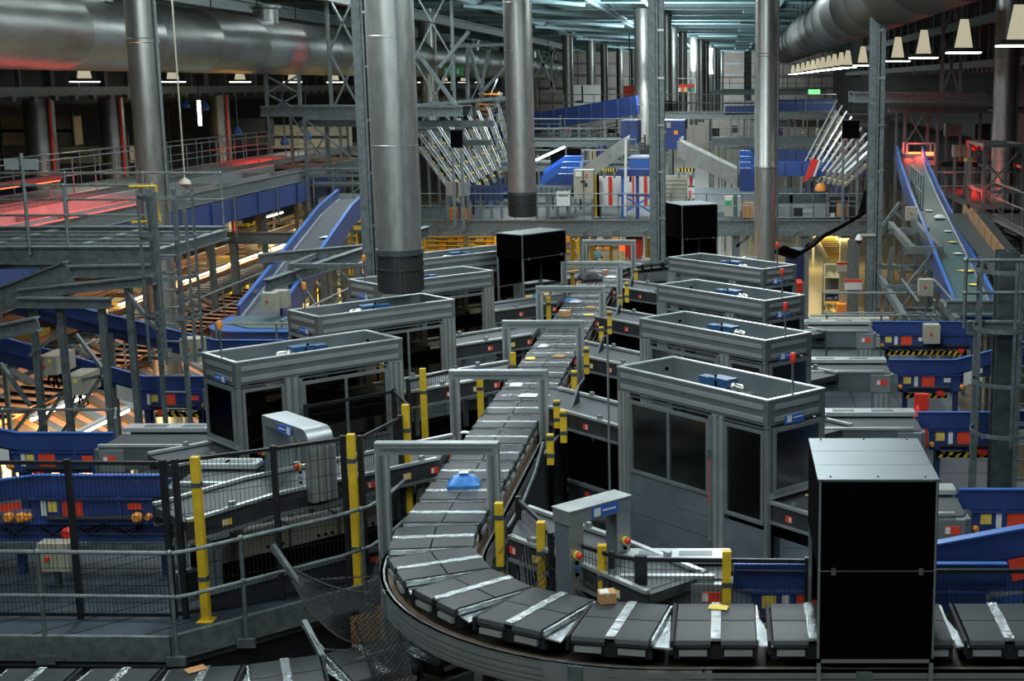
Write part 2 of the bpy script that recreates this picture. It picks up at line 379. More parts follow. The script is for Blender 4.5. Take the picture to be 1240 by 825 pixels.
# ================================================================ SORTER LOOP
SZ = 1.6
def path_main(s):          # s from right end (x=6) leftwards, arc, straight back, far arc
    xr, yf, r = 6.0, 11.95, 2.67; cx, cy = -.5, yf + r
    L1 = xr - cx
    if s < L1: return xr - s, yf, PI
    s -= L1; A = r * PI / 2
    if s < A:
        a = s / r; return cx - r * math.sin(a), cy - r * math.cos(a), PI - a
    s -= A; L2 = 35.8 - cy
    if s < L2: return cx - r, cy + s, PI / 2
    s -= L2
    if s < A:
        a = s / r; return cx - r * math.cos(a), 35.8 + r * math.sin(a), PI / 2 - a
    s -= A; return cx + s, 35.8 + r, 0
TOT = 6.5 + 4.194 * 2 + (35.8 - 14.62) + 1.7
def make_carrier(z, label):
    t = thing('sorter_carrier', label, 'conveyor cart', (0, 0, z), 'belt carriers of the upper sorting loop')
    W = .455
    link('chassis', MB().box(-.37, .37, -.4, .4, z - .2, z - .07), 'dark', t)
    for sx in (-1, 1):
        x0 = .046 if sx > 0 else -.352; x1 = x0 + .306
        for sy in (-1, 1):
            ya = .008 * sy; yb = W * sy
            prof = [(ya, -.06), (ya, 0), (yb - .05 * sy, 0), (yb - .015 * sy, -.012), (yb, -.045), (yb - .01 * sy, -.08), (yb - .05 * sy, -.09)]
            n = len(prof); m = MB()
            m.add([(x0, a, z + b) for a, b in prof] + [(x1, a, z + b) for a, b in prof],
                  [tuple(range(n)), tuple(range(n, 2 * n))[::-1]] + [(i, (i + 1) % n, n + (i + 1) % n, n + i) for i in range(n)])
            link('belt_pad', m, 'belt', t)
            link('roller_cover', MB().box(x0 + .03, x1 - .03, min(yb - .03 * sy, yb + .004 * sy), max(yb - .03 * sy, yb + .004 * sy), z - .15, z - .1), 'alu_light', t)
    mb = MB(); N = 10
    for i in range(N): mb.box(-.044, .044, -W + .02 + i * (2 * W - .04) / N, -W + .02 + (i + 1) * (2 * W - .04) / N - .004, z - .02, z + .004 + .004 * (i % 2))
    link('centre_strip', mb, 'strip', t)
    link('gap_plate', MB().add([(-.45, .02, z - .075), (-.375, -.4, z - .075), (-.375, .4, z - .075), (-.56, .42, z - .075), (-.45, .02, z - .09), (-.375, -.4, z - .09), (-.375, .4, z - .09), (-.56, .42, z - .09)], [(0, 1, 2, 3), (4, 7, 6, 5), (0, 4, 5, 1), (1, 5, 6, 2), (2, 6, 7, 3), (3, 7, 4, 0)]).box(-.385, -.362, -.42, .42, z - .06, z - .012), 'strip', t)
    link('end_cheek', MB().box(.372, .4, -.45, .45, z - .14, z - .01), 'dark', t)
    return t
base = make_carrier(SZ, '')
s = .077; i = 0; PITCH = .86
carriers = []
while s < TOT:
    x, y, h = path_main(s); carriers.append((x, y, h)); s += PITCH
first = True
front = [c for c in carriers if c[1] < 12.0 and c[0] > -1.2]
for i, (x, y, h) in enumerate(carriers):
    if y < 12.0 and x > 1.8: k = sum(1 for c in front if 1.8 < c[0] <= x); lb = 'grey belt carrier on the front run, %s to the right of the tall black cabinet' % ORD[k - 1]
    elif y < 12.0 and x > .78: lb = 'grey belt carrier on the front run, hidden inside the tall black cabinet'
    elif y < 12.0: k = sum(1 for c in front if x <= c[0] <= .78); lb = 'grey belt carrier on the front run, %s to the left of the tall black cabinet' % ORD[k - 1]
    elif y < 14.62: k = sum(1 for c in carriers[:i + 1] if 12.0 <= c[1] < 14.62); lb = 'grey belt carrier, %s round the near bend counted from the front run' % ORD[k - 1]
    elif x < -3.0: k = sum(1 for c in carriers[:i + 1] if c[1] >= 14.62 and c[0] < -3.0); lb = 'grey belt carrier on the long straight run, %s beyond the near bend' % ORD[k - 1]
    else: k = sum(1 for c in carriers[:i + 1] if c[1] > 35 and c[0] >= -3.0); lb = 'grey belt carrier on the far bend, %s after the straight run ends' % ORD[k - 1]
    if i and any(c is not None and o.get('label') == lb for o in C.objects for c in (1,)) and 'front run' in lb and 'inside' not in lb: lb = lb.replace('on the front run,', 'at the bottom,')
    if 'inside the tall' in lb and first is False and any(o.get('label') == lb for o in C.objects): lb = lb.replace('hidden', 'also hidden')
    if i == 0: base.location = (x, y, SZ); base.rotation_euler = (0, 0, h); base['label'] = lb; first = False
    else: dup(base, (x, y, SZ), h, lb)
# rails of the loop
t = thing('sorter_track', 'curved aluminium track carrying the upper loop of belt carriers', 'conveyor track', (-.5, 14, 0))
def offs(s0, s1, d, step=.25):
    out = []; n = max(2, int((s1 - s0) / step))
    for i in range(n + 1):
        x, y, h = path_main(s0 + (s1 - s0) * i / n); out.append((x - math.sin(h) * d, y + math.cos(h) * d))
    return out
def ribbon(pts, d, z0, z1, th):
    mb = MB(); L = []
    for i, p in enumerate(pts):
        a = Vector(pts[max(i - 1, 0)]); b = Vector(pts[min(i + 1, len(pts) - 1)]); tt = (b - a).normalized(); nn = Vector((-tt.y, tt.x))
        L.append((p[0], p[1], p[0] + nn.x * th, p[1] + nn.y * th))
    vs = []; fs = []
    for (a, b, c, e) in L: vs += [(a, b, z0), (c, e, z0), (c, e, z1), (a, b, z1)]
    for i in range(len(L) - 1):
        k = 4 * i; fs += [(k + j, k + 4 + j, k + 4 + (j + 1) % 4, k + (j + 1) % 4) for j in range(4)]
    fs += [(3, 2, 1, 0), tuple(len(L) * 4 - 4 + j for j in range(4))]
    return mb.add(vs, fs)
for d, nm in ((.5, 'outer_rail'), (-.5, 'inner_rail')):
    seg = 2.4; a = 0
    while a < TOT:
        b = min(a + seg - .01, TOT); pts = offs(a, b, d)
        o = link(nm, ribbon(pts, d, SZ - .5, SZ - .24, .05 if d > 0 else -.05), 'alu', t)
        for z0, z1, mm in ((SZ - .265, SZ - .24, 'alu_light'), (SZ - .33, SZ - .32, 'alu_dark'), (SZ - .4, SZ - .375, 'alu_light'), (SZ - .44, SZ - .43, 'alu_dark'), (SZ - .5, SZ - .47, 'alu_light')):
            link('rail_rib', ribbon(offs(a, b, d + (.02 if d > 0 else -.02)), d, z0, z1, .03 if d > 0 else -.03), mm, o)
        x, y, h = path_main(a); px_, py_ = x - math.sin(h) * (d * 1.05), y + math.cos(h) * (d * 1.05)
        mb = MB((px_, py_, 0), (math.cos(h), math.sin(h), 0), (-math.sin(h), math.cos(h), 0)); mb.box(-.07, .07, -.035, .035, SZ - .49, SZ - .25)
        link('joint_plate', mb, 'galv', t)
        a += seg
link('running_bed', ribbon(offs(0, TOT, -.44), 0, SZ - .5, SZ - .36, .88), 'wood', t)
for sgn in (-1, 1): link('wheel_rail', ribbon(offs(0, TOT,   .42 * sgn), 0, SZ - .36, SZ - .26, .05), 'brown', t)
for a in [1.2 + 3.0 * k for k in range(13)]:
    x, y, h = path_main(a)
    for d in (-.43, .43):
        lx, ly = x - math.sin(h) * d, y + math.cos(h) * d
        link('leg', MB().bar((lx, ly, -4 if y < 14.8 else 0), (lx, ly, SZ - .56), .1), 'alu', t)
    link('cross_member', MB().bar((x - math.sin(h) * .52, y + math.cos(h) * .52, SZ - .62), (x + math.sin(h) * .52, y - math.cos(h) * .52, SZ - .62), .1, .12), 'alu', t)

# lower loop
LZ = .35
def path_low(s):
    L1 = 5.0; r = 4.0
    if s < L1: return -11.0 + s, 13.32, 0
    s -= L1; a = min(s, 3.4) / r; cx, cy = -11.0 + L1, 13.32 + r
    x, y = cx + r * math.sin(a), cy - r * math.cos(a)
    s -= min(s, 3.4)
    return x + s * math.cos(a), y + s * math.sin(a), a
lowb = None
for i in range(14):
    x, y, h = path_low(.3 + i * .88)
    lb = 'dark belt carrier on the lower track below the railing, %s counted from the left' % ORD[i]
    o = dup(base, (x, y, LZ), h, lb, 'belt carriers of the lower track')
t = thing('lower_track', 'dark lower sorter track passing beneath the deck edge', 'conveyor track', (-6, 14, -.6))
pl = [path_low(k * .4) for k in range(32)]
link('running_bed', ribbon([(x + math.sin(h) * .48, y - math.cos(h) * .48) for x, y, h in pl], 0, LZ - .4, LZ - .25, .96), 'wood', t)
for d in (.55, .72):
    link('side_rail', ribbon([(x + math.sin(h) * d, y - math.cos(h) * d) for x, y, h in pl], 0, LZ - .5, LZ - .22 - (d - .55), .04), 'alu_dark', t)
for kx in (3, 9, 15, 21, 27):
    x, y, h = pl[kx]; link('leg', MB().bar((x, y, -4), (x, y, LZ - .4), .12), 'galv_d', t)
# ================================================================ SCANNER CABINS
def cabin(N, F, Sd, label, group, side, base_slats=True, beacon=None):
    N = Vector((*N, 0)); F = Vector((*F, 0)); Sd = Vector((*Sd, 0))
    ex = (F - N).normalized(); ey = (Sd - N); ey = (ey - ex * ey.dot(ex)).normalized()
    L = (F - N).length; W = 1.03; Z = 2.6; ZB = 2.29
    t = thing('scanner_cabin', label, 'machine cabin', N + ex * L / 2 + ey * W / 2, group)
    f = lambda: MB(N, ex, ey)
    # ring beams
    def ring(a0, a1, b0, b1, out):
        m = f(); m.box(a0, a1, b0, b1, ZB, Z); o = link('ring_beam', m, 'alu_mid', t)
        r = f()
        for z0, z1 in ((ZB + .04, ZB + .1), (ZB + .19, ZB + .25)):
            if out == 'n': r.box(a0 + .08, a1 - .08, b0 - .012, b0, z0, z1)
            if out == 'w': r.box(a0 - .012, a0, b0 + .08, b1 - .08, z0, z1)
            if out == 'e': r.box(a1, a1 + .012, b0 + .08, b1 - .08, z0, z1)
            if out == 's': r.box(a0 + .08, a1 - .08, b1, b1 + .012, z0, z1)
        link('profile_rib', r, 'alu_light', o)
        c = f(); c.box(a0 - .005, a1 + .005, b0 - .005, b1 + .005, Z, Z + .02); link('top_edge', c, 'alu_light', o)
        g = f()
        g.box(a0, a1, b0, b1, ZB - .05, ZB - .03); link('lower_lip', g, 'alu_dark', o)
    ring(0, L, 0, .05, 'n'); ring(0, L, W - .05, W, 's'); ring(0, .05, .05, W - .05, 'w'); ring(L - .05, L, .05, W - .05, 'e')
    link('ceiling_panel', f().box(.05, L - .05, .05, W - .05, ZB - .02, ZB), 'panel_in', t)
    link('cross_bar', f().box(.05, L - .05, W * .5, W * .5 + .05, ZB + .0, ZB + .06).box(L * .42, L * .46, .05, W - .05, ZB, ZB + .08), 'alu', t)
    for a in (L * .96,): link('hole_cap', f().lathe_axis((a - .01, W - .25, ZB + .2), (-1, 0, 0), [(.025, 0), (.025, .02)]), 'black', t)
    # motor
    mo = link('motor', f().box(L * .42, L * .42 + .34, W * .45, W * .45 + .2, ZB + .12, ZB + .32).box(L * .42 + .36, L * .42 + .56, W * .47, W * .47 + .14, ZB + .14, ZB + .3), 'motorb', t)
    link('gearbox', f().lathe_axis((L * .42 - .22, W * .55, ZB + .22), (1, 0, 0), [(.03, 0), (.055, .04), (.055, .16), (.07, .18), (.07, .22)]), 'steel', mo)
    link('cable', f().path([(L * .44 + .1, W * .4, ZB + .22), (L * .44 + .2, W * .5, ZB + .34), (L * .44 + .35, W * .6, ZB + .25), (L * .44 + .5, W * .8, ZB + .04)], .015), 'black', mo)
    # posts
    def post(a0, a1, b0, b1, ribs=0):
        o = link('post', f().box(a0, a1, b0, b1, 0, ZB), 'alu', t)
        if ribs:
            r = f(); wdt = (a1 - a0)
            for k in range(ribs): r.box(a0 + wdt * (k + .25) / ribs, a0 + wdt * (k + .7) / ribs, b0 - .012, b0, .02, ZB - .02)
            link('profile_rib', r, 'alu_light', o)
        link('foot', f().box(a0 - .02, a1 + .02, b0 - .02, b1 + .02, 0, .03), 'alu_dark', o)
    post(0, .06, 0, .06); post(0, .06, W - .06, W); post(L - .26, L, 0, .12, 3); post(L - .12, L, W - .12, W)
    post(L * .27, L * .27 + .22, 0, .1, 2); post(L * .27, L * .27 + .12, W - .1, W)
    def window(a0, a1, b, z0, z1, split=None, axis='a', nm='window_frame'):
        m = f(); q = .045
        def bx(p0, p1, zz0, zz1, th=.03):
            if axis == 'a': m.box(p0, p1, b - th, b + th * .3, zz0, zz1)
            else: m.box(b - th, b + th * .3, p0, p1, zz0, zz1)
        bx(a0, a1, z1 - q, z1); bx(a0, a1, z0, z0 + q); bx(a0, a0 + q, z0 + q, z1 - q); bx(a1 - q, a1, z0 + q, z1 - q)
        if split: bx(split - .02, split + .02, z0 + q, z1 - q)
        o = link(nm, m, 'alu_light' if nm == 'x' else 'alu', t)
        edges = [a0 + q] + ([split - .02, split + .02] if split else []) + [a1 - q]
        for j in range(0, len(edges), 2):
            g = f()
            if axis == 'a': g.box(edges[j], edges[j + 1], b - .008, b - .002, z0 + q, z1 - q)
            else: g.box(b - .008, b - .002, edges[j], edges[j + 1], z0 + q, z1 - q)
            link('pane', g, 'glass', o)
        return o
    window(.07, L * .27 - .01, .02, 1.02, 2.22)                       # front end window
    d0, d1 = L * .27 + .25, L - .3
    do = window(d0, d1, -.01, 1.2, 2.2, (d0 + d1) / 2, nm='door')    # door
    link('door_frame', f().box(d0 - .04, d0, -.04, .03, .08, 2.25).box(d1, d1 + .04, -.04, .03, .08, 2.25).box(d0, d1, -.04, .03, .03, .1), 'alu', t)
    for k in range(4):
        link('lower_slat', f().box(d0, d1, -.035 + .004 * (k % 2), .0, .1 + k * .273, .1 + (k + 1) * .273 - .008), 'panel', do)
    for z in (.5, 1.7): link('hinge', f().box(d0 - .05, d0 - .01, -.06, -.03, z, z + .12), 'galv', do)
    window(.08, W - .08, .0, 1.42, 2.24, axis='b')                    # end windows, split by a rail
    link('end_rail', f().box(-.02, .03, .06, W - .06, 1.36, 1.42), 'alu_light', t)
    window(.07, L * .27, W, 1.45, 2.22); window(L * .27 + .15, L - .15, W, 1.45, 2.22, L * .63)
    # power duct with red cable
    link('cable_slot', f().box(L * .27 + .225, L * .27 + .245, -.005, .02, .4, 2.2), 'black', t)
    link('red_cable', f().path([(L * .27 + .235, -.02, 2.2), (L * .27 + .225, -.03, 1.7), (L * .27 + .24, -.03, 1.1)], .014), 'red', t)
    # lower covers
    link('lower_cover', f().box(.04, L * .27, .005, .03, .28, .95), 'panel', t)
    # sticker and beacon
    st = link('notice_sticker', f().box(-.018, -.012, .3, .62, ZB - .01, ZB + .09) if side == 'L' else f().box(-.018, -.012, .28, .62, ZB - .02, ZB + .085), 'blabel', t)
    link('sticker_mark', f().box(-.022, -.018, .32, .4, ZB + .0, ZB + .08).box(-.022, -.018, .43, .6, ZB + .04, ZB + .055), 'white', st)
    link('beacon_pole', f().tube((.03, W * .45, Z), (.03, W * .45, Z + .42), .016), 'steel', t)
    link('beacon_lamp', f().lathe(.03, W * .45, [(.03, Z + .42), (.038, Z + .44), (.038, Z + .52), (.03, Z + .54)], 12), 'orange' if side == 'L' else 'red', t)
    # something to see inside
    link('sensor_arm', f().box(.5, L - .5, W * .75, W * .8, 1.9, 1.95).box(L * .55, L * .6, W * .7, W * .85, 1.45, 1.9), 'alu_dark', t)
    link('sensor_head', f().box(L * .6, L * .6 + .25, W * .55, W * .8, 1.6, 1.85), 'dark', t)
    return N, F, ex, ey, L, W
CR = [((.5, 16.42), (-1.49, 18.5), (1.25, 17.11)), ((.58, 20.4), (-1.43, 22.43), (1.35, 21.13)),
      ((.68, 24.25), (-1.34, 26.3), (1.44, 25.0)), ((.75, 28.5), (-1.3, 30.55), (1.5, 29.2))]
CL = [((-6.76, 18.74), (-4.89, 20.61), (-7.42, 19.41)), ((-6.72, 22.55), (-4.84, 24.45), (-7.4, 23.2)),
      ((-6.68, 26.3), (-4.78, 28.3), (-7.4, 27.0)), ((-6.65, 30.1), (-4.73, 32.2), (-7.34, 30.8))]
cabR = [cabin(*c, '%s of the grey scanner cabins with tinted windows on the right, counted from the nearest' % ORD[i], 'scanner cabins on the right', 'R') for i, c in enumerate(CR)]
cabL = [cabin(*c, '%s of the grey scanner cabins with tinted windows on the left, counted from the nearest' % ORD[i], 'scanner cabins on the left', 'L') for i, c in enumerate(CL)]

# ================================================================ INDUCTION CONVEYORS (45 degrees, through the cabins)
def stickerset(par, f, items):
    for a0, a1, b, z0, z1, m in items: link('sticker', f().box(a0, a1, b - .006, b, z0, z1), m, par)
def induction(N, ex, ey, side, label, group, a_in=-.9, Wc=.82, W=1.03, zin=1.28, zout=1.72, xt=None, rise=(.0, 1.0)):
    b0 = (W - Wc) / 2; b1 = b0 + Wc
    xt = xt or (-3.66 if side == 'L' else -2.66)
    aend = lambda b: (xt - N.x - ey.x * b) / ex.x
    f = lambda: MB(N, ex, ey)
    Lm = max(aend(b0), aend(b1))
    t = thing('induction_conveyor', label, 'conveyor', N + ex * (Lm * .6) + ey * W / 2, group)
    def zz(a): k = min(1, max(0, (a - rise[0]) / (rise[1] - rise[0]))); return zin + (zout - zin) * k
    def wedge(pts, z0, z1):          # plan polygon, bottom and top follow the belt height
        n = len(pts); A = sum(pts[i][0] * pts[(i + 1) % n][1] - pts[(i + 1) % n][0] * pts[i][1] for i in range(n))
        if A < 0: pts = pts[::-1]
        return f().add([(a, b, zz(a) + z0) for a, b in pts] + [(a, b, zz(a) + z1) for a, b in pts], [tuple(range(n))[::-1], tuple(range(n, 2 * n))] + [(i, (i + 1) % n, n + (i + 1) % n, n + i) for i in range(n)])
    cuts = [c_ for c_ in (a_in, rise[0], rise[1], 2.2, 3.3) if c_ < min(aend(b0), aend(b1)) - .3]
    for j in range(len(cuts)):
        a0 = cuts[j] + .008
        if j < len(cuts) - 1: p = [(a0, b0), (cuts[j + 1], b0), (cuts[j + 1], b1), (a0, b1)]
        else: p = [(a0, b0), (aend(b0), b0), (aend(b1), b1), (a0, b1)]
        link('belt', wedge(p, -.1, .004 * (j % 2)), 'belt_i', t)
    for b, s_ in ((b0, -1), (b1, 1)):
        e = aend(b) - .05; bb = b + .03 * s_
        br = [a_in] + [c_ for c_ in rise if a_in < c_ < e] + [e]
        for u, v in zip(br, br[1:]):
            q = lambda c0, c1: [(u, c0), (v, c0), (v, c1), (u, c1)]
            o = link('side_panel', wedge(q(min(bb, b), max(bb, b)), -.2, .02), 'panel_dk', t)
            link('guide_rail', wedge(q(min(b, b + .06 * s_), max(b, b + .06 * s_)), .02, .055), 'alu_light', o)
            link('lower_rail', wedge(q(min(b, b + .06 * s_), max(b, b + .06 * s_)), -.23, -.2), 'alu', o)
        k = a_in + .5
        while k < e: link('rail_bracket', f().box(k, k + .07, min(bb, b) - .01, max(bb, b) + .01, zz(k) + .055, zz(k) + .11), 'alu', o); k += 1.25
        link('base_panel', f().box(max(a_in, .1), e - .1, min(bb, b), max(bb, b), .5, .72), 'panel_dk', t)
        link('base_rail', f().box(max(a_in, .1), e - .1, min(b, b + .06 * s_), max(b, b + .06 * s_), .72, .76), 'alu', t)
        link('void_shade_sheet', f().box(max(a_in, .3), e - .5, min(bb, b) + .04, max(bb, b) + .04, .76, 1.02 if side == 'L' else 1.4), 'black', t)  # black sheet imitating the shaded gap under the belt
    y = b0 - .032; e = aend(b0)
    for a, m in ((e - 1.05, 'redlabel'), (e - .55, 'yellow_l'), (e - .15, 'redlabel'), (.3, 'yellow_l'), (-.35, 'redlabel')):
        if a > a_in and a + .12 < e:
            s1 = link('sticker', f().box(a, a + .11, y - .006, y, zz(a) - .15, zz(a) - .07), m, t)
            link('sticker_mark', f().box(a + .01, a + .045, y - .009, y - .006, zz(a) - .14, zz(a) - .08), 'white', s1)
            if a > 1: link('sticker', f().box(a, a + .1, y - .006, y, .58, .65), m, t)
    for a in (a_in + .2, 2.9, e - .2):
        for b in (b0 + .03, b1 - .08):
            if (a > 0 or side == 'L') and a < e - .05: link('leg', f().box(a, a + .07, b, b + .06, 0, zz(a) - .2), 'alu', t)
    return t
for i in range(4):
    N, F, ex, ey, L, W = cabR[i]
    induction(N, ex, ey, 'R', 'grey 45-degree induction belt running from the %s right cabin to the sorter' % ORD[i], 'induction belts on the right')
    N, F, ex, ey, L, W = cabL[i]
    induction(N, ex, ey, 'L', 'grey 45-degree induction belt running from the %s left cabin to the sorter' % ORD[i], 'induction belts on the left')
r2 = math.sqrt(.5)
NL0 = Vector((-5.85, 14.78, 0)); NR0 = Vector((-.85, 12.55, 0))
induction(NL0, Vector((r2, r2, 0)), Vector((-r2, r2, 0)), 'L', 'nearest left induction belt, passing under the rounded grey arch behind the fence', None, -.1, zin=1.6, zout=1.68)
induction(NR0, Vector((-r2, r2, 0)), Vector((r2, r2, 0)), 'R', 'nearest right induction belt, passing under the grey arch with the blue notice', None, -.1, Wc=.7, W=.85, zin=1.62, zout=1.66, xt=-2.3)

# feed conveyors that run crosswise from the blue units
def feed(x0, x1, y, side, label, z=1.25, group=None, Wd=.85, zf=0):
    # x0 outer end, x1 inner end ; y near edge
    s_ = 1 if x1 > x0 else -1
    t = thing('feed_conveyor', label, 'conveyor', ((x0 + x1) / 2, y + Wd / 2, zf), group)
    a, b = min(x0, x1), max(x0, x1)
    link('belt', MB().box(a, b, y + .05, y + Wd - .02, z - .1, z), 'belt_i', t)
    fr = link('front_panel', MB().box(a + .0, b - .15, y, y + .04, z - .32, z + .02), 'alu_dark', t)
    link('guide_rail', MB().box(a, b - .15, y - .02, y + .05, z + .02, z + .055), 'alu_light', fr)
    bk = link('rear_guide', MB().box(a, b, y + Wd - .02, y + Wd + .28, z + .03, z + .09), 'alu_light', t)
    for k in range(2):
        xx = a + (b - a) * (.3 + .38 * k); link('slot', MB().box(xx - .17, xx + .17, y + Wd + .05, y + Wd + .19, z + .09, z + .095), 'alu_dark', bk)
    link('rear_panel', MB().box(a, b, y + Wd + .24, y + Wd + .28, z - .3, z + .03), 'alu_dark', t)
    lx = x0 + .18 * s_
    lg = link('leg_box', MB().box(lx - .15, lx + .15, y - .03, y + .25, zf, z - .32), 'alu', t)
    m = MB()
    for k in range(3): m.box(lx - .12 + k * .09, lx - .07 + k * .09, y - .045, y - .03, zf + .02, z - .36)
    link('profile_rib', m, 'alu_light', lg)
    hd = link('head_box', MB().box(lx - .2, lx + .2, y - .06, y + .1, z - .33, z - .02), 'alu', t)
    link('sticker', MB().box(lx - .09, lx + .09, y - .068, y - .06, z - .2, z - .1), 'redlabel', hd)
    link('sticker', MB().box(lx - .09, lx - .03, y - .072, y - .066, z - .19, z - .11), 'white', hd)
    link('side_cheek', MB().box(x0 - .03, x0 + .03, y - .08, y + .12, z - .36, z), 'galv', t)
    return t

# ================================================================ BLUE INFEED UNITS
def blue_unit(x, y, side, label, ztop=1.32, flat=1.25, slope=.29, slen=4.5, depth=.36, extra=(), legs=True, motors=True):
    d = -1 if side == 'L' else 1
    f = lambda: MB((x, y, 0), (d, 0, 0), (0, 1, 0), (0, 0, 1))
    t = thing('infeed_unit', label, 'conveyor', (x + d * flat / 2, y + depth / 2, 0), 'blue infeed units')
    zt = ztop; hood = .26
    def strip(z_hi, z_lo, b0, b1, nm, m, a0=0, par=t):
        e = slen
        poly = [(a0, z_hi), (flat, z_hi), (e, z_hi + slope * (e - flat)), (e, z_lo + slope * (e - flat)), (flat, z_lo), (a0, z_lo)]
        return link(nm, f().side(poly, b0, b1), m, par)
    fs = strip(zt, zt - hood, 0, .04, 'side_plate', 'blue')
    strip(zt - .14, zt - hood, depth - .04, depth, 'side_plate', 'blue')
    strip(zt - .2, zt - .24, .04, depth - .04, 'belt', 'belt_g')
    link('edge_flange', f().side([(0, zt), (flat, zt), (slen, zt + slope * (slen - flat)), (slen, zt + slope * (slen - flat) + .015), (flat, zt + .015), (0, zt + .015)], -.025, .05), 'blue_l', fs)
    # lower body
    bd = link('body', f().box(.22, flat + .05, .05, depth - .05, zt - .62, zt - hood), 'blue_d', t)
    link('body_plate', f().box(.18, .55, .0, .04, zt - .6, zt - hood - .01), 'blue', bd); link('body_plate', f().box(.57, flat + .1, .0, .04, zt - .6, zt - hood - .01), 'blue', bd)
    link('body_flange', f().box(.16, flat + .12, -.03, .04, zt - hood - .04, zt - hood - .01).box(.55, .6, -.02, .02, zt - .6, zt - hood).box(flat - .28, flat - .22, -.02, .02, zt - .6, zt - hood), 'blue_l' if 0 else 'blue', bd)
    rx = flat - .52 if side == 'L' else .62
    link('red_plate', f().box(rx, rx + .24, -.012, 0, zt - .53, zt - .3), 'redlabel', bd)
    link('yellow_label', f().box(rx + .28 if side == 'L' else .28, rx + .42 if side == 'L' else .42, -.01, 0, zt - .45, zt - .32), 'yellow_l', bd)
    link('blue_notice', f().box(rx + .44 if side == 'L' else .48, rx + .5 if side == 'L' else .56, -.01, 0, zt - .5, zt - .3), 'white', bd)
    link('red_label', f().box(.32 if side == 'L' else 1.0, .48 if side == 'L' else 1.16, -.012, 0, zt - .42, zt - .34), 'white' if side == 'R' else 'redlabel', bd)
    link('drive_shaft', f().tube((.35, -.05, zt - .52), (flat - .1, -.05, zt - .52), .03), 'dark', t)
    link('air_hose', f().path([(.3, -.04, zt - .6), (.5, -.09, zt - .68), (.75, -.08, zt - .58), (1.0, -.06, zt - .66)], .012), 'black', t)
    if motors:
        for a in (.22, flat + .12):
            mo = link('motor', f().lathe_axis((a, -.02, zt - .5), (0, -1, 0), [(.042, 0), (.042, .04), (.03, .06), (.03, .08)], 12), 'orange', t)
    if legs:
        hz = link('hazard_bar', f().box(.3, flat - .15, -.02, .02, zt - .72, zt - .63), 'black', t)
        k = .32; m = MB((x, y, 0), (d, 0, 0))
        while k < flat - .24:
            m.add([(k, -.028, zt - .72), (k + .06, -.028, zt - .72), (k + .12, -.028, zt - .63), (k + .06, -.028, zt - .63)], [(0, 1, 2, 3)]); k += .13
        link('hazard_stripe', m, 'yellow', hz)
        for a in (.3, flat):
            for b in (.05, depth - .12): link('leg', f().box(a, a + .07, b, b + .07, 0 if a < 4.2 else -4, zt - .6), 'blue_d', t)
        link('brake_handle', f().box(flat - .35, flat - .22, -.1, 0, zt - .66, zt - .58), 'red', t)
    if slope > 0:
        e = slen
        while e > flat + .8:
            zc = zt - .45 + slope * (e - flat)
            link('slope_leg', f().bar((e - .3, .05, -4), (e - .3, .05, zc), .08), 'galv', t); e -= 2.2
        b2 = strip(zt - hood - .02, zt - hood - .22, .06, depth - .06, 'underframe', 'blue_d', a0=flat)
        link('name_board', MB((x, y, 0), (d, 0, 0), (0, 1, 0)).add([(flat + .15, -.01, zt - hood - .02 + slope * .15), (flat + .5, -.01, zt - hood - .02 + slope * .5), (flat + .5, -.01, zt - hood - .27 + slope * .5), (flat + .15, -.01, zt - hood - .27 + slope * .15)], [(0, 1, 2, 3)]), 'white', t)
    return t
UR = [(2.95, 17.0, 'nearest level blue infeed unit beside the tall black cabinet'), (3.0, 21.2, 'blue infeed unit with a framed red plate, just above the tall black cabinet'),
      (3.02, 25.4, 'blue infeed unit with plain red plate, second row beyond the black cabinet'), (3.15, 29.6, 'furthest right blue infeed unit carrying a grey label, at foot of the long incline')]
for i, (x, y, lb) in enumerate(UR):
    blue_unit(x, y, 'R', lb, slope=(.0, .06, .27, .0)[i], flat=(1.9, 1.3, 1.25, 2.2)[i], slen=(4, 4.2, 3.2, 3.2)[i])
    N = cabR[i][0]
    feed(x - .05, 1.35, y - .9, 'R', 'grey feed belt from the %s right blue unit into its cabin' % ORD[i], group='feed belts on the right')
UL = [(-9.05, 19.9, 'blue infeed unit at left edge, upper half above the foreground fence'), (-8.98, 23.9, 'blue infeed unit with a red plate sloping up left under two beige switch boxes'),
      (-8.85, 27.4, 'blue infeed unit level with the second left cabin, sloping up left')]
for i, (x, y, lb) in enumerate(UL):
    blue_unit(x, y, 'L', lb, slope=(.2, .29, .25)[i], flat=(1.4, 1.25, 1.4)[i], slen=(5, 6.5, 6)[i])
    feed(x + .05, -7.5, y - .6, 'L', 'grey feed belt from a blue unit into the %s left cabin' % ORD[i], group='feed belts on the left')
# foreground left unit, sloping down to the left
t = blue_unit(-6.75, 16.15, 'L', 'long blue infeed unit behind the foreground fence at far left', ztop=1.75, flat=1.55, slope=-.13, slen=4.9, depth=.4, legs=False)
f = lambda: MB((-6.75, 16.15, 0), (-1, 0, 0), (0, 1, 0))
link('mid_body', f().side([(.1, 1.18), (4.9, 1.18), (4.9, .95), (.1, .95)], .02, .5), 'blue_d', t)
link('mid_flange', f().box(.05, 4.9, -.04, 0, 1.15, 1.18).box(.05, 4.9, -.04, 0, .94, .97), 'blue', t)
link('red_label', f().add([(1.75, -.045, 1.44), (2.15, -.045, 1.38), (2.15, -.045, 1.29), (1.75, -.045, 1.35)], [(0, 1, 2, 3)]), 'redlabel', t)
for a, z in ((.35, 1.25), (1.75, 1.25), (1.9, 1.25)): link('motor', f().lathe_axis((a, -.045, z), (0, -1, 0), [(.065, 0), (.065, .05), (.04, .08)], 14), 'orange', t)
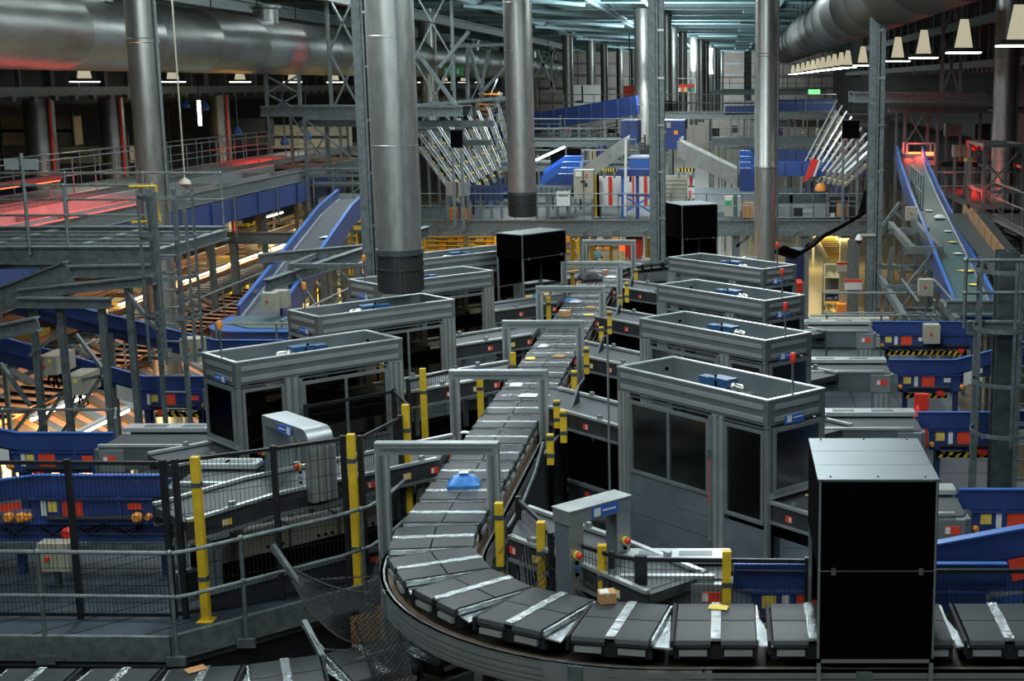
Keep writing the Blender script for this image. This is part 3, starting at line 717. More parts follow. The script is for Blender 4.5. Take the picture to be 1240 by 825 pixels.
link('red_knob', f().lathe_axis((1.2, -.045, 1.05), (0, -1, 0), [(.08, 0), (.08, .05), (.05, .08)], 14), 'red', t)
for k in range(9): link('hose', f().path([(.3 + k * .46, -.06, 1.14), (.45 + k * .46, -.1, 1.04), (.6 + k * .46, -.06, 1.12)], .012), 'black', t)
link('support_beam', f().box(-.05, 4.9, -.08, .0, .8, .9).box(-.05, 4.9, .5, .58, .8, .9), 'galv', t)
for a in (.05, 1.8, 3.6): link('leg', f().box(a, a + .08, .0, .08, .5, .8), 'blue_d', t)
feed(-6.7, -5.9, 16.2, 'L', 'short grey feed belt behind the fence, next to the fluted leg box', z=1.6, Wd=.7, zf=.5)
m = MB().box(-8.1, -7.72, 15.6, 15.8, .74, 1.08); t = thing('switch_box', 'beige switch box with red button hanging behind the foreground fence', 'switch box', (-7.9, 15.7, .74))
link('case', m, 'beige', t); link('button', MB().lathe_axis((-7.98, 15.6, .9), (0, -1, 0), [(.028, 0), (.028, .03)]), 'red', t); link('bracket', MB().box(-7.95, -7.9, 15.8, 16.1, .95, 1.0), 'galv', t); link('stand', MB().box(-7.96, -7.9, 15.68, 15.74, .5, .74), 'galv_d', t)
t = thing('fluted_box', 'short fluted aluminium leg box beneath the nearest left belt', 'leg box', (-5.95, 15.5, .5)); link('box', MB().box(-6.1, -5.82, 15.35, 15.6, .5, 1.1), 'alu', t)
for k in range(3): link('profile_rib', MB().box(-6.08 + k * .09, -6.03 + k * .09, 15.335, 15.35, .5, 1.1), 'alu_light', t)
# right foreground: blue unit behind fence left of the black cabinet and big sloped unit right of it
t = blue_unit(.07, 13.1, 'R', 'blue drive unit behind mesh fence, immediately left of the black cabinet', ztop=1.72, flat=2.4, slope=0, slen=2.7, depth=.4, legs=False)
for k in range(4): link('hose', MB().path([(.25 + k * .2, 13.02, 1.14), (.35 + k * .2, 12.92, 1.04 + .05 * (k % 2)), (.45 + k * .2, 13.0, 1.14)], .014), 'black', t)
for a in (.15, 2.2): link('leg', MB().box(a, a + .09, 13.12, 13.2, 0, 1.12), 'blue_d', t)
feed(0.03, -1.05, 12.98, 'R', 'slotted grey feed belt behind the mesh fence in front of the nearest right cabin', z=1.6, Wd=.42)
t = thing('incline_chute', 'blue inclined chute with a tilted red plate at right edge', 'conveyor', (3.6, 13.8, 0), None)
f = lambda: MB((1.9, 13.6, .42))
for b in (0, .32):
    dz = -.1 if b else 0
    o = link('side_plate', f().side([(0, 1.28 + dz), (3.6, 1.98 + dz), (3.6, 1.7), (0, 1.0)], b, b + .04), 'blue', t)
    link('edge_flange', f().side([(0, 1.28 + dz), (3.6, 1.98 + dz), (3.6, 2.0 + dz), (0, 1.3 + dz)], b - .02, b + .06), 'blue_l', o)
link('belt', f().side([(0, 1.1), (3.6, 1.8), (3.6, 1.76), (0, 1.06)], .04, .32), 'belt_g', t)
bo = link('body', f().side([(0, 1.0), (3.6, 1.7), (3.6, 1.3), (1.6, .95), (1.2, .83), (0, .8)], .02, .3), 'blue', t)
link('red_plate', f().add([(.98, -.0, 1.17), (1.24, -.0, 1.23), (1.3, -.0, 1.0), (1.04, -.0, .94)], [(0, 1, 2, 3)]), 'redlabel', bo)
link('yellow_label', f().box(.52, .69, .0, .015, .97, 1.04), 'yellow_l', bo); link('red_label', f().box(.52, .69, .0, .015, .87, .94), 'redlabel', bo)
link('underframe', f().bar((0, .05, .58), (2.6, .05, .94), .05, .07).bar((0, .05, .26), (3.4, .05, .7), .05, .07), 'blue_l', t)
link('brake_handle', f().box(.36, .56, -.05, .05, .62, .7), 'red', t)
for k in range(16): link('hose', f().path([(.05 + k * .12, -.0, .4 + .03 * k), (.1 + k * .12, -.08, .26 + .03 * k), (.16 + k * .12, 0, .38 + .03 * k)], .01, 5), 'dark' if k % 2 else 'steel', t)
for a in (.2, 2.6): link('leg', f().box(a, a + .09, .02, .1, -.42, .9), 'blue_d', t)

# ================================================================ ARCHES over the nearest belts
def arch(N, ex, ey, a, ztop, label, legw=.2, W=1.0, dep=.32, rounded=False, notice=True):
    f = lambda: MB(N + ex * a, ex, ey)
    t = thing('scan_arch', label, 'arch', N + ex * a + ey * W / 2)
    if rounded:
        link('frame', f().box(-dep / 2, dep / 2, W, W + .08, 1.6, ztop).box(-dep / 2, dep / 2, .1, W, ztop - .12, ztop), 'alu', t)
        pts = [(.1 - .16 * math.sin(q), ztop - .2 + .2 * math.cos(q)) for q in [i * PI / 12 for i in range(7)]]
        poly = [(.1, ztop)] + pts[1:] + [(-.06, 1.55), (.06, 1.55), (.06, ztop - .2), (.1, ztop - .12)]
        m = MB(N + ex * a, ey, ex); m.side([(x, z) for x, z in poly], -dep / 2, dep / 2)
        o = link('rounded_leg', m, 'alu', t)
        r = f()
        for k in range(4): r.box(-dep / 2 + .03 + k * .085, -dep / 2 + .075 + k * .085, -.075, -.06, 1.55, ztop - .22)
        link('profile_rib', r, 'alu_light', o)
    else:
        link('leg', f().box(-dep / 2, dep / 2, -.1, -.0, 0, ztop - .14), 'panel', t); link('leg', f().box(-dep / 2, dep / 2, W, W + .1, 0, ztop - .14), 'panel', t)
        link('leg_edge', f().box(-dep / 2 - .015, -dep / 2, -.11, .06, 0, ztop - .14).box(-dep / 2 - .015, -dep / 2, W - .06, W + .11, 0, ztop - .14), 'alu', t)
        link('top_cover', f().box(-dep / 2 - .02, dep / 2, -.12, W + .12, ztop - .14, ztop), 'alu', t)
        link('top_plate', f().box(-dep / 2 - .03, dep / 2 + .01, -.13, W + .13, ztop, ztop + .012), 'alu_light', t)
    st = link('notice_sticker', f().box(-dep / 2 - .03, -dep / 2 - .02, W * .3, W * .3 + .34, ztop - .12, ztop - .02), 'blabel', t)
    link('sticker_mark', f().box(-dep / 2 - .035, -dep / 2 - .03, W * .3 + .02, W * .3 + .1, ztop - .11, ztop - .03).box(-dep / 2 - .035, -dep / 2 - .03, W * .3 + .13, W * .3 + .3, ztop - .075, ztop - .06), 'white', st)
    for b in ((-.04, W + .03) if not rounded else (.13, W + .04)):
        e = link('stop_switch', f().lathe_axis((-dep / 2 - .02, b, ztop - .45), (-1, 0, 0), [(.045, 0), (.045, .03)], 14), 'yellow_l', t)
        link('stop_button', f().lathe_axis((-dep / 2 - .05, b, ztop - .45), (-1, 0, 0), [(.028, 0), (.03, .03), (.02, .045)], 12), 'red', e)
        for k in range(3): link('push_button', f().lathe_axis((-dep / 2 - .02, b, ztop - .53 - .06 * k), (-1, 0, 0), [(.018, 0), (.018, .02)], 8), ('black', 'blabel', 'black')[k], t)
arch(NL0, Vector((r2, r2, 0)), Vector((-r2, r2, 0)), 1.5, 2.42, 'grey rounded arch with blue notice over the nearest left belt', rounded=True)
arch(NR0, Vector((-r2, r2, 0)), Vector((r2, r2, 0)), 1.0, 2.26, 'grey square arch with blue notice over the nearest right belt', W=.56, dep=.24)

# ================================================================ PORTAL FRAMES over the sorter
for i, (y, cx) in enumerate(((15.4, -3.31), (19.45, -3.26), (23.65, -3.17), (27.8, -3.15), (31.7, -3.1), (36.15, -3.07))):
    t = thing('sorter_portal', '%s grey rectangular portal frame over the straight sorter, counted from the nearest' % ORD[i], 'frame', (cx, y, 0), 'portal frames over the sorter')
    hw = .635; th = .14 if i < 1 else .13
    for s_ in (-1, 1):
        o = link('upright', MB().box(cx + s_ * hw - th / 2, cx + s_ * hw + th / 2, y - .06, y + .06, 0, 2.37 - th), 'alu', t)
        link('profile_rib', MB().box(cx + s_ * hw - th * .12, cx + s_ * hw + th * .12, y - .07, y - .06, .02, 2.37 - th), 'alu_dark', o)
        link('edge_rib', MB().box(cx + s_ * hw - th / 2, cx + s_ * hw - th * .35, y - .07, y - .06, .02, 2.37 - th).box(cx + s_ * hw + th * .35, cx + s_ * hw + th / 2, y - .07, y - .06, .02, 2.37 - th), 'alu_light', o)
    o = link('lintel', MB().box(cx - hw - th / 2, cx + hw + th / 2, y - .06, y + .06, 2.37 - th, 2.37), 'alu', t)
    link('profile_rib', MB().box(cx - hw, cx + hw, y - .07, y - .06, 2.37 - th * .62, 2.37 - th * .4), 'alu_dark', o)
    link('edge_rib', MB().box(cx - hw - th / 2, cx + hw + th / 2, y - .07, y - .06, 2.37 - .02, 2.37), 'alu_light', o)
    link('bracket', MB().box(cx + .5, cx + hw - th / 2, y - .04, y + .04, 1.12, 1.26), 'beige', t)

# ================================================================ BLACK CABINETS
def cabinet(cx, cy, wx, wy, z0, z1, rot, label, zm=None, open_lower=False, topm='alu_dark'):
    ex = Vector((math.cos(rot), math.sin(rot), 0)); ey = Vector((-ex.y, ex.x, 0)); o_ = Vector((cx, cy, 0))
    f = lambda: MB(o_, ex, ey)
    t = thing('black_cabinet', label, 'cabinet', (cx, cy, 0)); zm = zm or (z0 + z1) / 2
    q = .035
    for sx in (-1, 1):
        for sy in (-1, 1):
            link('corner_post', f().box(sx * wx / 2 - (q if sx > 0 else 0), sx * wx / 2 + (0 if sx > 0 else q), sy * wy / 2 - (q if sy > 0 else 0), sy * wy / 2 + (0 if sy > 0 else q), 0, z1), 'alu', t)
    def panels(zz0, zz1, faces):
        if 'f' in faces: link('panel', f().box(-wx / 2 + .02, wx / 2 - .02, -wy / 2 - .008, -wy / 2, zz0, zz1), 'black', t)
        if 'b' in faces: link('panel', f().box(-wx / 2 + .02, wx / 2 - .02, wy / 2, wy / 2 + .008, zz0, zz1), 'black', t)
        if 'l' in faces: link('panel', f().box(-wx / 2 - .008, -wx / 2, -wy / 2 + .02, wy / 2 - .02, zz0, zz1), 'black', t)
        if 'r' in faces: link('panel', f().box(wx / 2, wx / 2 + .008, -wy / 2 + .02, wy / 2 - .02, zz0, zz1), 'black', t)
    panels(zm + .006, z1 - .01, 'fblr')
    panels(z0, zm - .006, 'br' if open_lower else 'fb')
    link('joint_rail', f().box(-wx / 2, wx / 2, -wy / 2 - .012, -wy / 2 + .01, zm - .006, zm + .006), 'steel', t)
    for a in (-.37, .37):
        link('clip', f().box(a * wx - .02, a * wx + .02, -wy / 2 - .03, -wy / 2 - .008, zm - .03, zm + .03), 'steel', t)
    k = 3
    for j in range(k): link('roof_plate', f().box(-wx / 2 - .01, wx / 2 + .01, -wy / 2 + j * wy / k, -wy / 2 + (j + 1) * wy / k - .008, z1 - .01 + .003 * (j % 2), z1 + .01), topm, t)
    for a in (-.4, 0, .4):
        for b in (-.45, .45): link('screw', f().box(a * wx - .008, a * wx + .008, b * wy - .008, b * wy + .008, z1 + .012, z1 + .02), 'dark', t)
    link('base_rail', f().box(-wx / 2, wx / 2, -wy / 2, -wy / 2 + .03, z0 - .04, z0), 'alu', t)
    return t
cabinet(1.287, 12.05, 1.01, 1.4, 1.49, 3.09, 0, 'tall black-panelled cabinet standing over the front run at lower right', zm=2.29, topm='alu_dark')
cabinet(-4.41, 31.3, 1.43, .8, 1.9, 3.1, .95, 'dark cabinet left of the straight sorter, beside the furthest left cabin', zm=2.56, open_lower=True)
cabinet(-1.0, 38.6, 1.08, 1.25, 1.2, 3.12, .45, 'far black cabinet right of the slim centre post', zm=2.2, open_lower=True)
# ================================================================ FENCES, RAILINGS, BOLLARDS
def fence(pts, z0, z1, label, group='black mesh fences', step=.045, post_at=None, low=.06, bottom=True):
    pts = [Vector((p[0], p[1], 0)) for p in pts]
    t = thing('mesh_fence', label, 'fence', pts[0] + Vector((0, 0, z0)), group)
    for i in range(len(pts) - 1):
        p, q = pts[i], pts[i + 1]; L = (q - p).length; d = (q - p) / L
        up = lambda z: Vector((0, 0, z))
        link('top_rail', MB().bar(p + up(z1 - .02), q + up(z1 - .02), .035, .04), 'blackp', t)
        if bottom: link('bottom_rail', MB().bar(p + up(z0 + low), q + up(z0 + low), .035, .04), 'blackp', t)
        m = MB(); n = int(L / step)
        for k in range(1, n):
            a = p + d * (L * k / n); nn = Vector((-d.y, d.x, 0)) * .0022; tt = d * .0022
            m.add([a - tt + up(z0 + low), a + tt + up(z0 + low), a + tt + up(z1 - .04), a - tt + up(z1 - .04), a - tt + nn * 2 + up(z0 + low), a + tt + nn * 2 + up(z0 + low), a + tt + nn * 2 + up(z1 - .04), a - tt + nn * 2 + up(z1 - .04)],
                  [(0, 1, 2, 3), (4, 7, 6, 5), (0, 3, 7, 4), (1, 5, 6, 2)])
        zz = z0 + .2
        while zz < z1 - .05: m.bar(p + up(zz), q + up(zz), .005, .006); zz += .2
        stuff(link('wire_mesh', m, 'blackp', t))
    for p in (pts if post_at is None else post_at):
        p = Vector((p[0], p[1], 0)); link('post', MB().box(p.x - .03, p.x + .03, p.y - .03, p.y + .03, z0, z1 + .02), 'blackp', t)
    return t
fence([(-10.338, 14.769), (-8.862, 14.751), (-7.385, 14.723), (-6.166, 14.705), (-5.123, 15.323), (-4.431, 15.803)], .5, 2.33, 'long black mesh fence across the left foreground walkway',
      post_at=[(-8.862, 14.751), (-7.218, 14.723), (-6.166, 14.705), (-6.046, 14.732), (-5.151, 15.305), (-4.486, 15.766)])
fence([(-4.32, 15.877), (-4.08, 16.892)], .5, 2.3, 'short black mesh panel between the two tallest yellow posts left of the sorter')
fence([(-5.9, 19.0), (-4.9, 20.0), (-4.45, 19.0)], 0, 1.95, 'black mesh panels in front of the nearest left cabin', post_at=[(-5.9, 19.0), (-4.9, 20.0)])
fence([(-4.85, 20.7), (-4.3, 21.6)], 0, 1.95, 'black mesh panel beside the nearest left cabin end')
fence([(-4.7, 23.2), (-4.15, 24.6)], 0, 1.5, 'black mesh panel left of the second portal frame')
fence([(-4.6, 27.5), (-4.15, 28.6)], 0, 1.5, 'black mesh panel left of the third portal frame')
fence([(-2.3, 14.75), (-1.98, 14.05), (-1.78, 13.5), (-1.12, 12.92), (-.86, 12.8), (.78, 12.75)], -.02, 1.9, 'black mesh fence inside the near bend of the sorter',
      post_at=[(-2.3, 14.75), (-1.78, 13.5), (-1.12, 12.92), (-.86, 12.8), (-.8, 12.8), (.78, 12.75)])
fence([(1.85, 12.75), (3.0, 12.75), (4.6, 12.75)], -.02, 1.8, 'black mesh fence right of the tall black cabinet', post_at=[(2.9, 12.75)])
for i, (x0, y0, x1, y1) in enumerate(((-2.3, 16.9, -2.55, 15.5), (-2.2, 20.2, -2.55, 18.7), (-2.2, 24.3, -2.55, 22.9), (-2.2, 28.4, -2.55, 27.0), (-2.2, 32.4, -2.55, 31.0))):
    t = thing('guard_fin', 'black curved guard fin right of the sorter, %s from the nearest' % ORD[i], 'guard', (x0, y0, 0), 'black guard fins')
    a = Vector((x0, y0, 0)); b = Vector((x1, y1, 0)); d = (b - a).normalized(); m = MB(a, d, Vector((-d.y, d.x, 0)))
    L = (b - a).length
    link('sheet', m.side([(0, .3), (L, .3), (L, 1.3), (L * .6, 1.42), (L * .25, 1.66), (0, 1.95)], 0, .012), 'blackp', t)
    link('edge_rail', MB(a, d, Vector((-d.y, d.x, 0))).path([(L, 0, 1.31), (L * .6, 0, 1.44), (L * .25, 0, 1.68), (0, 0, 1.97)], .02), 'galv', t)
def bollard(x, y, z0, z1, label, w=.085):
    t = thing('yellow_post', label, 'post', (x, y, min(z0, 0) if z0 != .5 else z0), 'yellow posts')
    if z0 > .6: link('black_base', MB().box(x - w * .4, x + w * .4, y - w * .4, y + w * .4, 0, z0), 'black', t)
    link('post_body', MB().box(x - w / 2, x + w / 2, y - w / 2, y + w / 2, z0, z1), 'yellow', t)
    for f_ in (.25, .82): link('strap', MB().box(x - w / 2 - .006, x + w / 2 + .006, y - w / 2 - .006, y + w / 2 + .006, z0 + (z1 - z0) * f_, z0 + (z1 - z0) * f_ + .05), 'galv_d', t)
    if z0 <= .6: link('foot_plate', MB().box(x - w, x + w, y - w, y + w, z0, z0 + .012), 'yellow', t)
PB = [(-5.8, 14.68, .5, 2.39, 'tall yellow post in the foreground fence at left'), (-4.375, 15.71, .5, 2.38, 'tall yellow post at the corner of the foreground fence'),
      (-4.02, 16.96, .5, 2.44, 'tall yellow post just behind the fence corner, left of the nearest portal'), (-5.5, 21.75, 0, 2.0, 'yellow post in front of the end of the nearest left cabin'),
      (-4.6, 20.6, 0, 2.15, 'yellow post between nearest left cabin and second portal frame')]
for px, py, z0, z1, lb in ((581, 457, .9, 2.0, 'yellow post inside left leg of the second portal frame'), (621, 427, .5, 1.95, 'yellow post by left leg of the third portal frame'), (664, 360, 1.2, 2.1, 'yellow post inside the left leg of the fourth portal frame'),
      (604, 609, 1.0, 2.0, 'yellow post inside near bend beside the right leg of the nearest portal'), (655, 632, 0, 1.98, 'yellow post on the inner bend fence, left of the square arch'), (729, 660, 0, 1.95, 'yellow post on the inner bend fence beside the small cardboard box'),
      (880, 667, 0, 2.0, 'yellow post on the mesh fence left of the black cabinet'), (666, 526, 1.55, 1.95, 'yellow post on the right side of the sorter below the first guard fin'), (682, 497, 1.55, 2.0, 'yellow post at the top of the first black guard fin'),
      (674, 485, 1.55, 1.95, 'yellow post right of the sorter by the second portal'), (695, 449, 1.55, 2.0, 'yellow post right of the sorter between second and third portal'), (710, 421, 1.55, 2.0, 'yellow post at the top of the second black guard fin'),
      (728, 396, 1.55, 1.95, 'yellow post by right leg of the third portal'), (738, 377, 1.55, 2.0, 'yellow post right of the sorter beyond third portal'), (751, 358, 1.55, 1.9, 'yellow post by the right leg of the fourth portal'), (759, 342, 1.55, 2.0, 'yellow post right of the sorter beyond fourth portal'),
      (770, 326, 1.55, 1.95, 'yellow post on right leg of sixth portal'), (693, 328, 1.55, 2.1, 'yellow post left of the sorter inside fifth portal'), (678, 343, 1.55, 1.9, 'yellow post left of the sorter outside fifth portal'), (677, 316, 1.55, 2.0, 'yellow post beside the dark cabinet left of the straight run')):
    p = at(px, py, z1); PB.append((p.x, p.y, z0, z1, lb))
for a in PB: bollard(*a)
def sphere(m, p, r, n=8):
    prof = [(r * math.sin(PI * i / 6) + .0005, p[2] - r * math.cos(PI * i / 6)) for i in range(7)]
    return m.lathe(p[0], p[1], prof, n)
def railing(pts, z, label, h=1.1, sp=1.5, r=.024, group='tubular steel railings', m='galv', drop=0, knees=2, ends=True, cat='railing', par=None):
    P = [Vector((p[0], p[1], z)) if len(p) == 2 else Vector(p) for p in pts]
    t = thing('handrail', label, cat, P[0], group) if par is None else par
    up = Vector((0, 0, h)); mid = Vector((0, 0, h * .52))
    link('top_tube', MB().path([p + up for p in P], r, 8), m, t)
    link('mid_tube', MB().path([p + mid for p in P], r * .9, 8), m, t)
    for i in range(len(P) - 1):
        L = (P[i + 1] - P[i]).length; n = max(1, round(L / sp))
        for k in range(n + (1 if i == len(P) - 2 else 0)):
            p = P[i].lerp(P[i + 1], k / n); q = p + up
            mb = MB().tube(p - Vector((0, 0, drop)), q, r, 8)
            if r > .02: sphere(mb, q, r * 1.5); sphere(mb, p + mid, r * 1.45)
            o = link('upright', mb, m, t)
            if drop: link('bolt_plate', MB().box(p.x - .1, p.x + .1, p.y - .04, p.y + .01, p.z - drop - .02, p.z - drop + .08), m, o)
    return t
t = railing([(-11.54, 14.18), (-5.89, 14.03)], .5, 'steel handrail along the deck edge in the left foreground', sp=1.52, drop=.22, h=1.015)
link('bend_tube', MB().path([(-5.889, 14.031, 1.508), (-5.723, 14.123, 1.508), (-4.477, 15.323, 1.508), (-4.2, 15.692, 1.508), (-4.062, 16.154, 1.526), (-3.997, 16.615, 1.554)], .024, 8), 'galv', t)
link('bend_tube', MB().path([(-5.889, 14.031, 1.018), (-5.723, 14.123, 1.018), (-4.477, 15.323, 1.018), (-4.2, 15.692, 1.018), (-4.062, 16.154, 1.046), (-3.997, 16.615, 1.065)], .022, 8), 'galv', t)
for x, y in ((-5.31, 14.53), (-4.26, 15.58)):
    o = link('upright', sphere(sphere(MB().tube((x, y, .28), (x, y, 1.515), .024), (x, y, 1.515), .034), (x, y, 1.03), .034), 'galv', t)
    link('bolt_plate', MB().box(x - .1, x + .1, y - .05, y, .26, .36), 'galv', o)
railing([(-11.5, 21.5), (-9.7, 21.5), (-9.45, 20.9)], .35, 'steel handrail behind the upper left blue unit above the foreground fence', h=.95, sp=1.8)
railing([(-11.0, 29.5), (-8.4, 29.5)], .2, 'steel handrail around the yellow box under the long blue incline', h=1.1, sp=1.2)
railing([(-9.9, 30.5), (-9.6, 39)], .1, 'sloping steel handrail left of the furthest left cabins', h=1.1, sp=1.3)
railing([(-14.2, 30), (-14.2, 52)], -.4, 'long steel handrail along the orange chute line', h=1.1, sp=2.2)
railing([(2.3, 31.5), (4.8, 31.5)], .15, 'small steel railing with rounded corners over the right infeed units', h=1.0, sp=1.1)
railing([(2.4, 34.3), (5.0, 34.3), (5.0, 33)], .2, 'steel handrail of the small landing under the right incline', h=1.05, sp=1.1)
# beige electrical cabinets under nearest left belt, red extinguisher etc.
t = thing('control_cabinet', 'beige control cabinets with black knobs behind the foreground fence corner', 'cabinet', (-5.1, 16.2, .5))
for k in range(3):
    f = lambda: MB((-5.75 + k * .48, 15.65 + k * .42, .45), (.75, .66, 0), (-.66, .75, 0))
    d = link('door', f().box(.02, .62, 0, .3, .1, .7), 'beige', t)
    link('label', f().box(.08, .22, -.008, 0, .25, .37), 'yellow_l', d)
    for q in range(3): link('knob', f().lathe_axis((.36 + .09 * q, 0, .5), (0, -1, 0), [(.02, 0), (.02, .02)], 8), 'black', d)
t = thing('fire_extinguisher', 'red fire extinguishers between the right blue infeed units', 'extinguisher', (3.45, 24.1, 0))
link('stand', MB().box(3.35, 3.6, 24.15, 24.25, 0, .95), 'red', t)
link('bottle', MB().lathe(3.4, 24.05, [(.08, .15), (.08, .65), (.05, .72), (.02, .78)], 12), 'red', t)
for i in range(3):
    t = thing('cream_bin', 'cream storage bin with moulded rim, %s of three from the left' % ORD[i], 'bin', (2.35 + i * .66, 33.9, 0), 'cream bins')
    x = 2.03 + i * .66
    link('bin_body', MB().box(x + .02, x + .62, 33.6, 34.2, 0, .66), 'cream', t)
    link('rim', MB().box(x, x + .64, 33.57, 33.63, .62, .72).box(x, x + .64, 34.17, 34.23, .62, .72).box(x, x + .04, 33.63, 34.17, .62, .72).box(x + .6, x + .64, 33.63, 34.17, .62, .72), 'cream', t)
    link('inside', MB().box(x + .04, x + .6, 33.63, 34.17, .64, .65), 'dark', t)
    link('groove', MB().box(x + .06, x + .58, 33.59, 33.6, .36, .38), 'dark', t)

# ================================================================ PARCELS
def parcel_box(x, y, z, w_, d_, h_, rot, label, m='card', group='parcels on the sorter'):
    f = lambda: MB((x, y, z), (math.cos(rot), math.sin(rot), 0), (-math.sin(rot), math.cos(rot), 0))
    t = thing('parcel', label, 'parcel', (x, y, z), group)
    link('carton', f().box(-w_ / 2, w_ / 2, -d_ / 2, d_ / 2, 0, h_), m, t)
    link('tape', f().box(-w_ * .08, w_ * .08, -d_ / 2 - .002, d_ / 2 + .002, h_ * .6, h_ + .002), 'cream', t)
    link('address_label', f().box(-w_ * .42, w_ * .1, -d_ * .35, d_ * .35, h_ + .002, h_ + .004), 'white', t)
def pouch(x, y, z, w_, d_, h_, rot, m, label, name='padded_envelope', group='parcels on the sorter', lab=False):
    rnd = random.Random(int(x * 100 + y * 10)); n = 7; vs = []; fs = []
    for s_ in (0, 1):
        for i in range(n):
            for j in range(n):
                u = i / (n - 1) * 2 - 1; v = j / (n - 1) * 2 - 1; e = (1 - u * u) ** .5 * (1 - v * v) ** .5
                vs.append((u * w_ / 2 * (1 + .04 * rnd.uniform(-1, 1)), v * d_ / 2 * (1 + .04 * rnd.uniform(-1, 1)), .004 + (h_ * (.25 + .75 * e) * rnd.uniform(.82, 1.05) if s_ else 0)))
    for i in range(n - 1):
        for j in range(n - 1):
            a = i * n + j; b = a + n * n
            fs += [(a, a + 1, a + n + 1, a + n), (b, b + n, b + n + 1, b + 1)]
    for i in range(n - 1):
        for (a, b) in ((i, i + 1), ((n - 1) * n + i + 1, (n - 1) * n + i), ((i + 1) * n, i * n), (i * n + n - 1, (i + 1) * n + n - 1)): fs.append((a, a + n * n, b + n * n, b)[::-1])
    f = MB((x, y, z), (math.cos(rot), math.sin(rot), 0), (-math.sin(rot), math.cos(rot), 0)).add(vs, fs)
    if lab:
        t = thing(name, label, 'parcel', (x, y, z), group); link('wrapper', f, m, t)
        link('address_label', MB((x, y, z), (math.cos(rot), math.sin(rot), 0), (-math.sin(rot), math.cos(rot), 0)).box(-w_ * .15, w_ * .15, -d_ * .1, d_ * .3, h_ * .99, h_ * 1.03), 'white', t)
    else: single(name, f, m, label, 'parcel', group)
zb = SZ + .005
p = at(735, 729, SZ); parcel_box(p.x, p.y, zb, .16, .15, .1, .25, 'small brown cardboard box with white label riding on the front run')
p = at(562, 589, SZ); pouch(p.x, p.y, zb, .38, .3, .16, .12, 'poly', 'bright blue plastic-wrapped parcel on the straight run behind nearest portal', 'wrapped_parcel', lab=True)
p = at(870, 737, SZ); pouch(p.x, p.y, zb, .18, .11, .025, -.2, 'yellow_l', 'yellow padded envelope on the front run left of the black cabinet')
FLAT = [(563, 525, .12, .08, 'white', 'white envelope at left edge of the straight run before second portal'), (658, 420, .17, .22, 'white', 'white envelope on the straight run inside the third portal'),
        (642, 435, .17, .2, 'yellow_l', 'yellow padded bag on the straight run beyond the second portal'), (677, 432, .2, .2, 'card', 'brown flat envelope on the straight run beyond the second portal'),
        (625, 467, .2, .25, 'white', 'white flat parcel on straight run seen through the second portal'), (640, 480, .28, .22, 'white', 'wide pale flat parcel on the straight run inside second portal'),
        (697, 366, .25, .25, 'white', 'white flat parcel on the straight run inside the fourth portal'), (715, 373, .22, .2, 'card', 'brown flat parcel near the fourth portal'),
        (692, 364, .35, .3, 'poly', 'blue and white bag on the straight run inside fourth portal'), (713, 382, .2, .16, 'yellow_l', 'yellow envelope on the straight run before the fourth portal'),
        (740, 336, .28, .3, 'white', 'white and blue bag on the straight run inside the fifth portal')]
for px, py, w_, d_, m, lb in FLAT:
    p = at(px, py, SZ); pouch(p.x, p.y, zb, w_, d_, .03, random.uniform(-.3, .3), m, lb)
p = at(684, 383, SZ); parcel_box(p.x, p.y, zb, .24, .2, .12, 0, 'brown cardboard box at left edge of the run just before the fourth portal')
p = at(733, 332, SZ); parcel_box(p.x, p.y, zb, .16, .14, .1, 0, 'tiny brown carton on the straight run inside the fifth portal')
p = at(716, 340, SZ); pouch(p.x, p.y, zb, .5, .45, .22, .3, 'dark', 'black shiny sack at left edge of the run behind the fourth portal', 'sack')
p = at(237, 812, LZ); pouch(p.x, p.y, LZ + .01, .2, .15, .012, .7, 'card', 'small brown card lying on the lower track below the railing', 'card')
p = at(973, 602, 1.25); pouch(p.x, p.y, 1.255, .22, .1, .035, 0, 'yellow_l', 'yellow padded envelope in the nearest right cabin')
p = at(995, 452, 1.25); pouch(p.x, p.y, 1.255, .2, .12, .05, 0, 'yellow_l', 'yellow padded bag on the feed belt of the second right cabin')
p = at(340, 595, 1.25); pouch(p.x, p.y, 1.255, .16, .12, .012, .7, 'yellow_l', 'yellow envelope on the nearest left belt left of the rounded arch')
p = at(679, 487, 1.25); pouch(p.x, p.y, 1.255, .12, .1, .015, 0, 'yellow_l', 'yellow envelope on the second right induction belt')
p = at(753, 434, 1.25); pouch(p.x, p.y, 1.255, .16, .12, .012, 0, 'white', 'white envelope on the third right induction belt')

# ================================================================ FALL NETS AND CHAINS
def net(P0, P1, P2, P3, nu, nv, sag, label, m='blackp', r=.006):
    P = [Vector(p) for p in (P0, P1, P2, P3)]
    def pt(u, v): 
        p = P[0].lerp(P[1], u).lerp(P[3].lerp(P[2], u), v); p = p.copy(); p.z -= sag * math.sin(PI * u) * (.5 + v * .5); return p
    mb = MB()
    for i in range(nu):
        for j in range(nv):
            a, b, c, d = pt(i / nu, j / nv), pt((i + 1) / nu, j / nv), pt((i + 1) / nu, (j + 1) / nv), pt(i / nu, (j + 1) / nv)
            mb.bar(a, c, r, r); mb.bar(b, d, r, r)
    t = thing('fall_net', label, 'net', P0, 'black fall nets')
    stuff(link('netting', mb, m, t))
    link('edge_rope', MB().path([pt(i / 12, 0) for i in range(13)], r * 1.7, 5), m, t)
    link('edge_rope', MB().path([pt(i / 12, 1) for i in range(13)], r * 1.7, 5), m, t)
net((-3.831, 14.677, 1.323), (-2.677, 11.354, 1.065), (-2.677, 11.169, 0.538), (-4.062, 14.4, 0.585), 34, 9, .15, 'black fall net hanging under the near bend of the sorter')  # nets, chains and brackets: points scaled about the camera beforehand
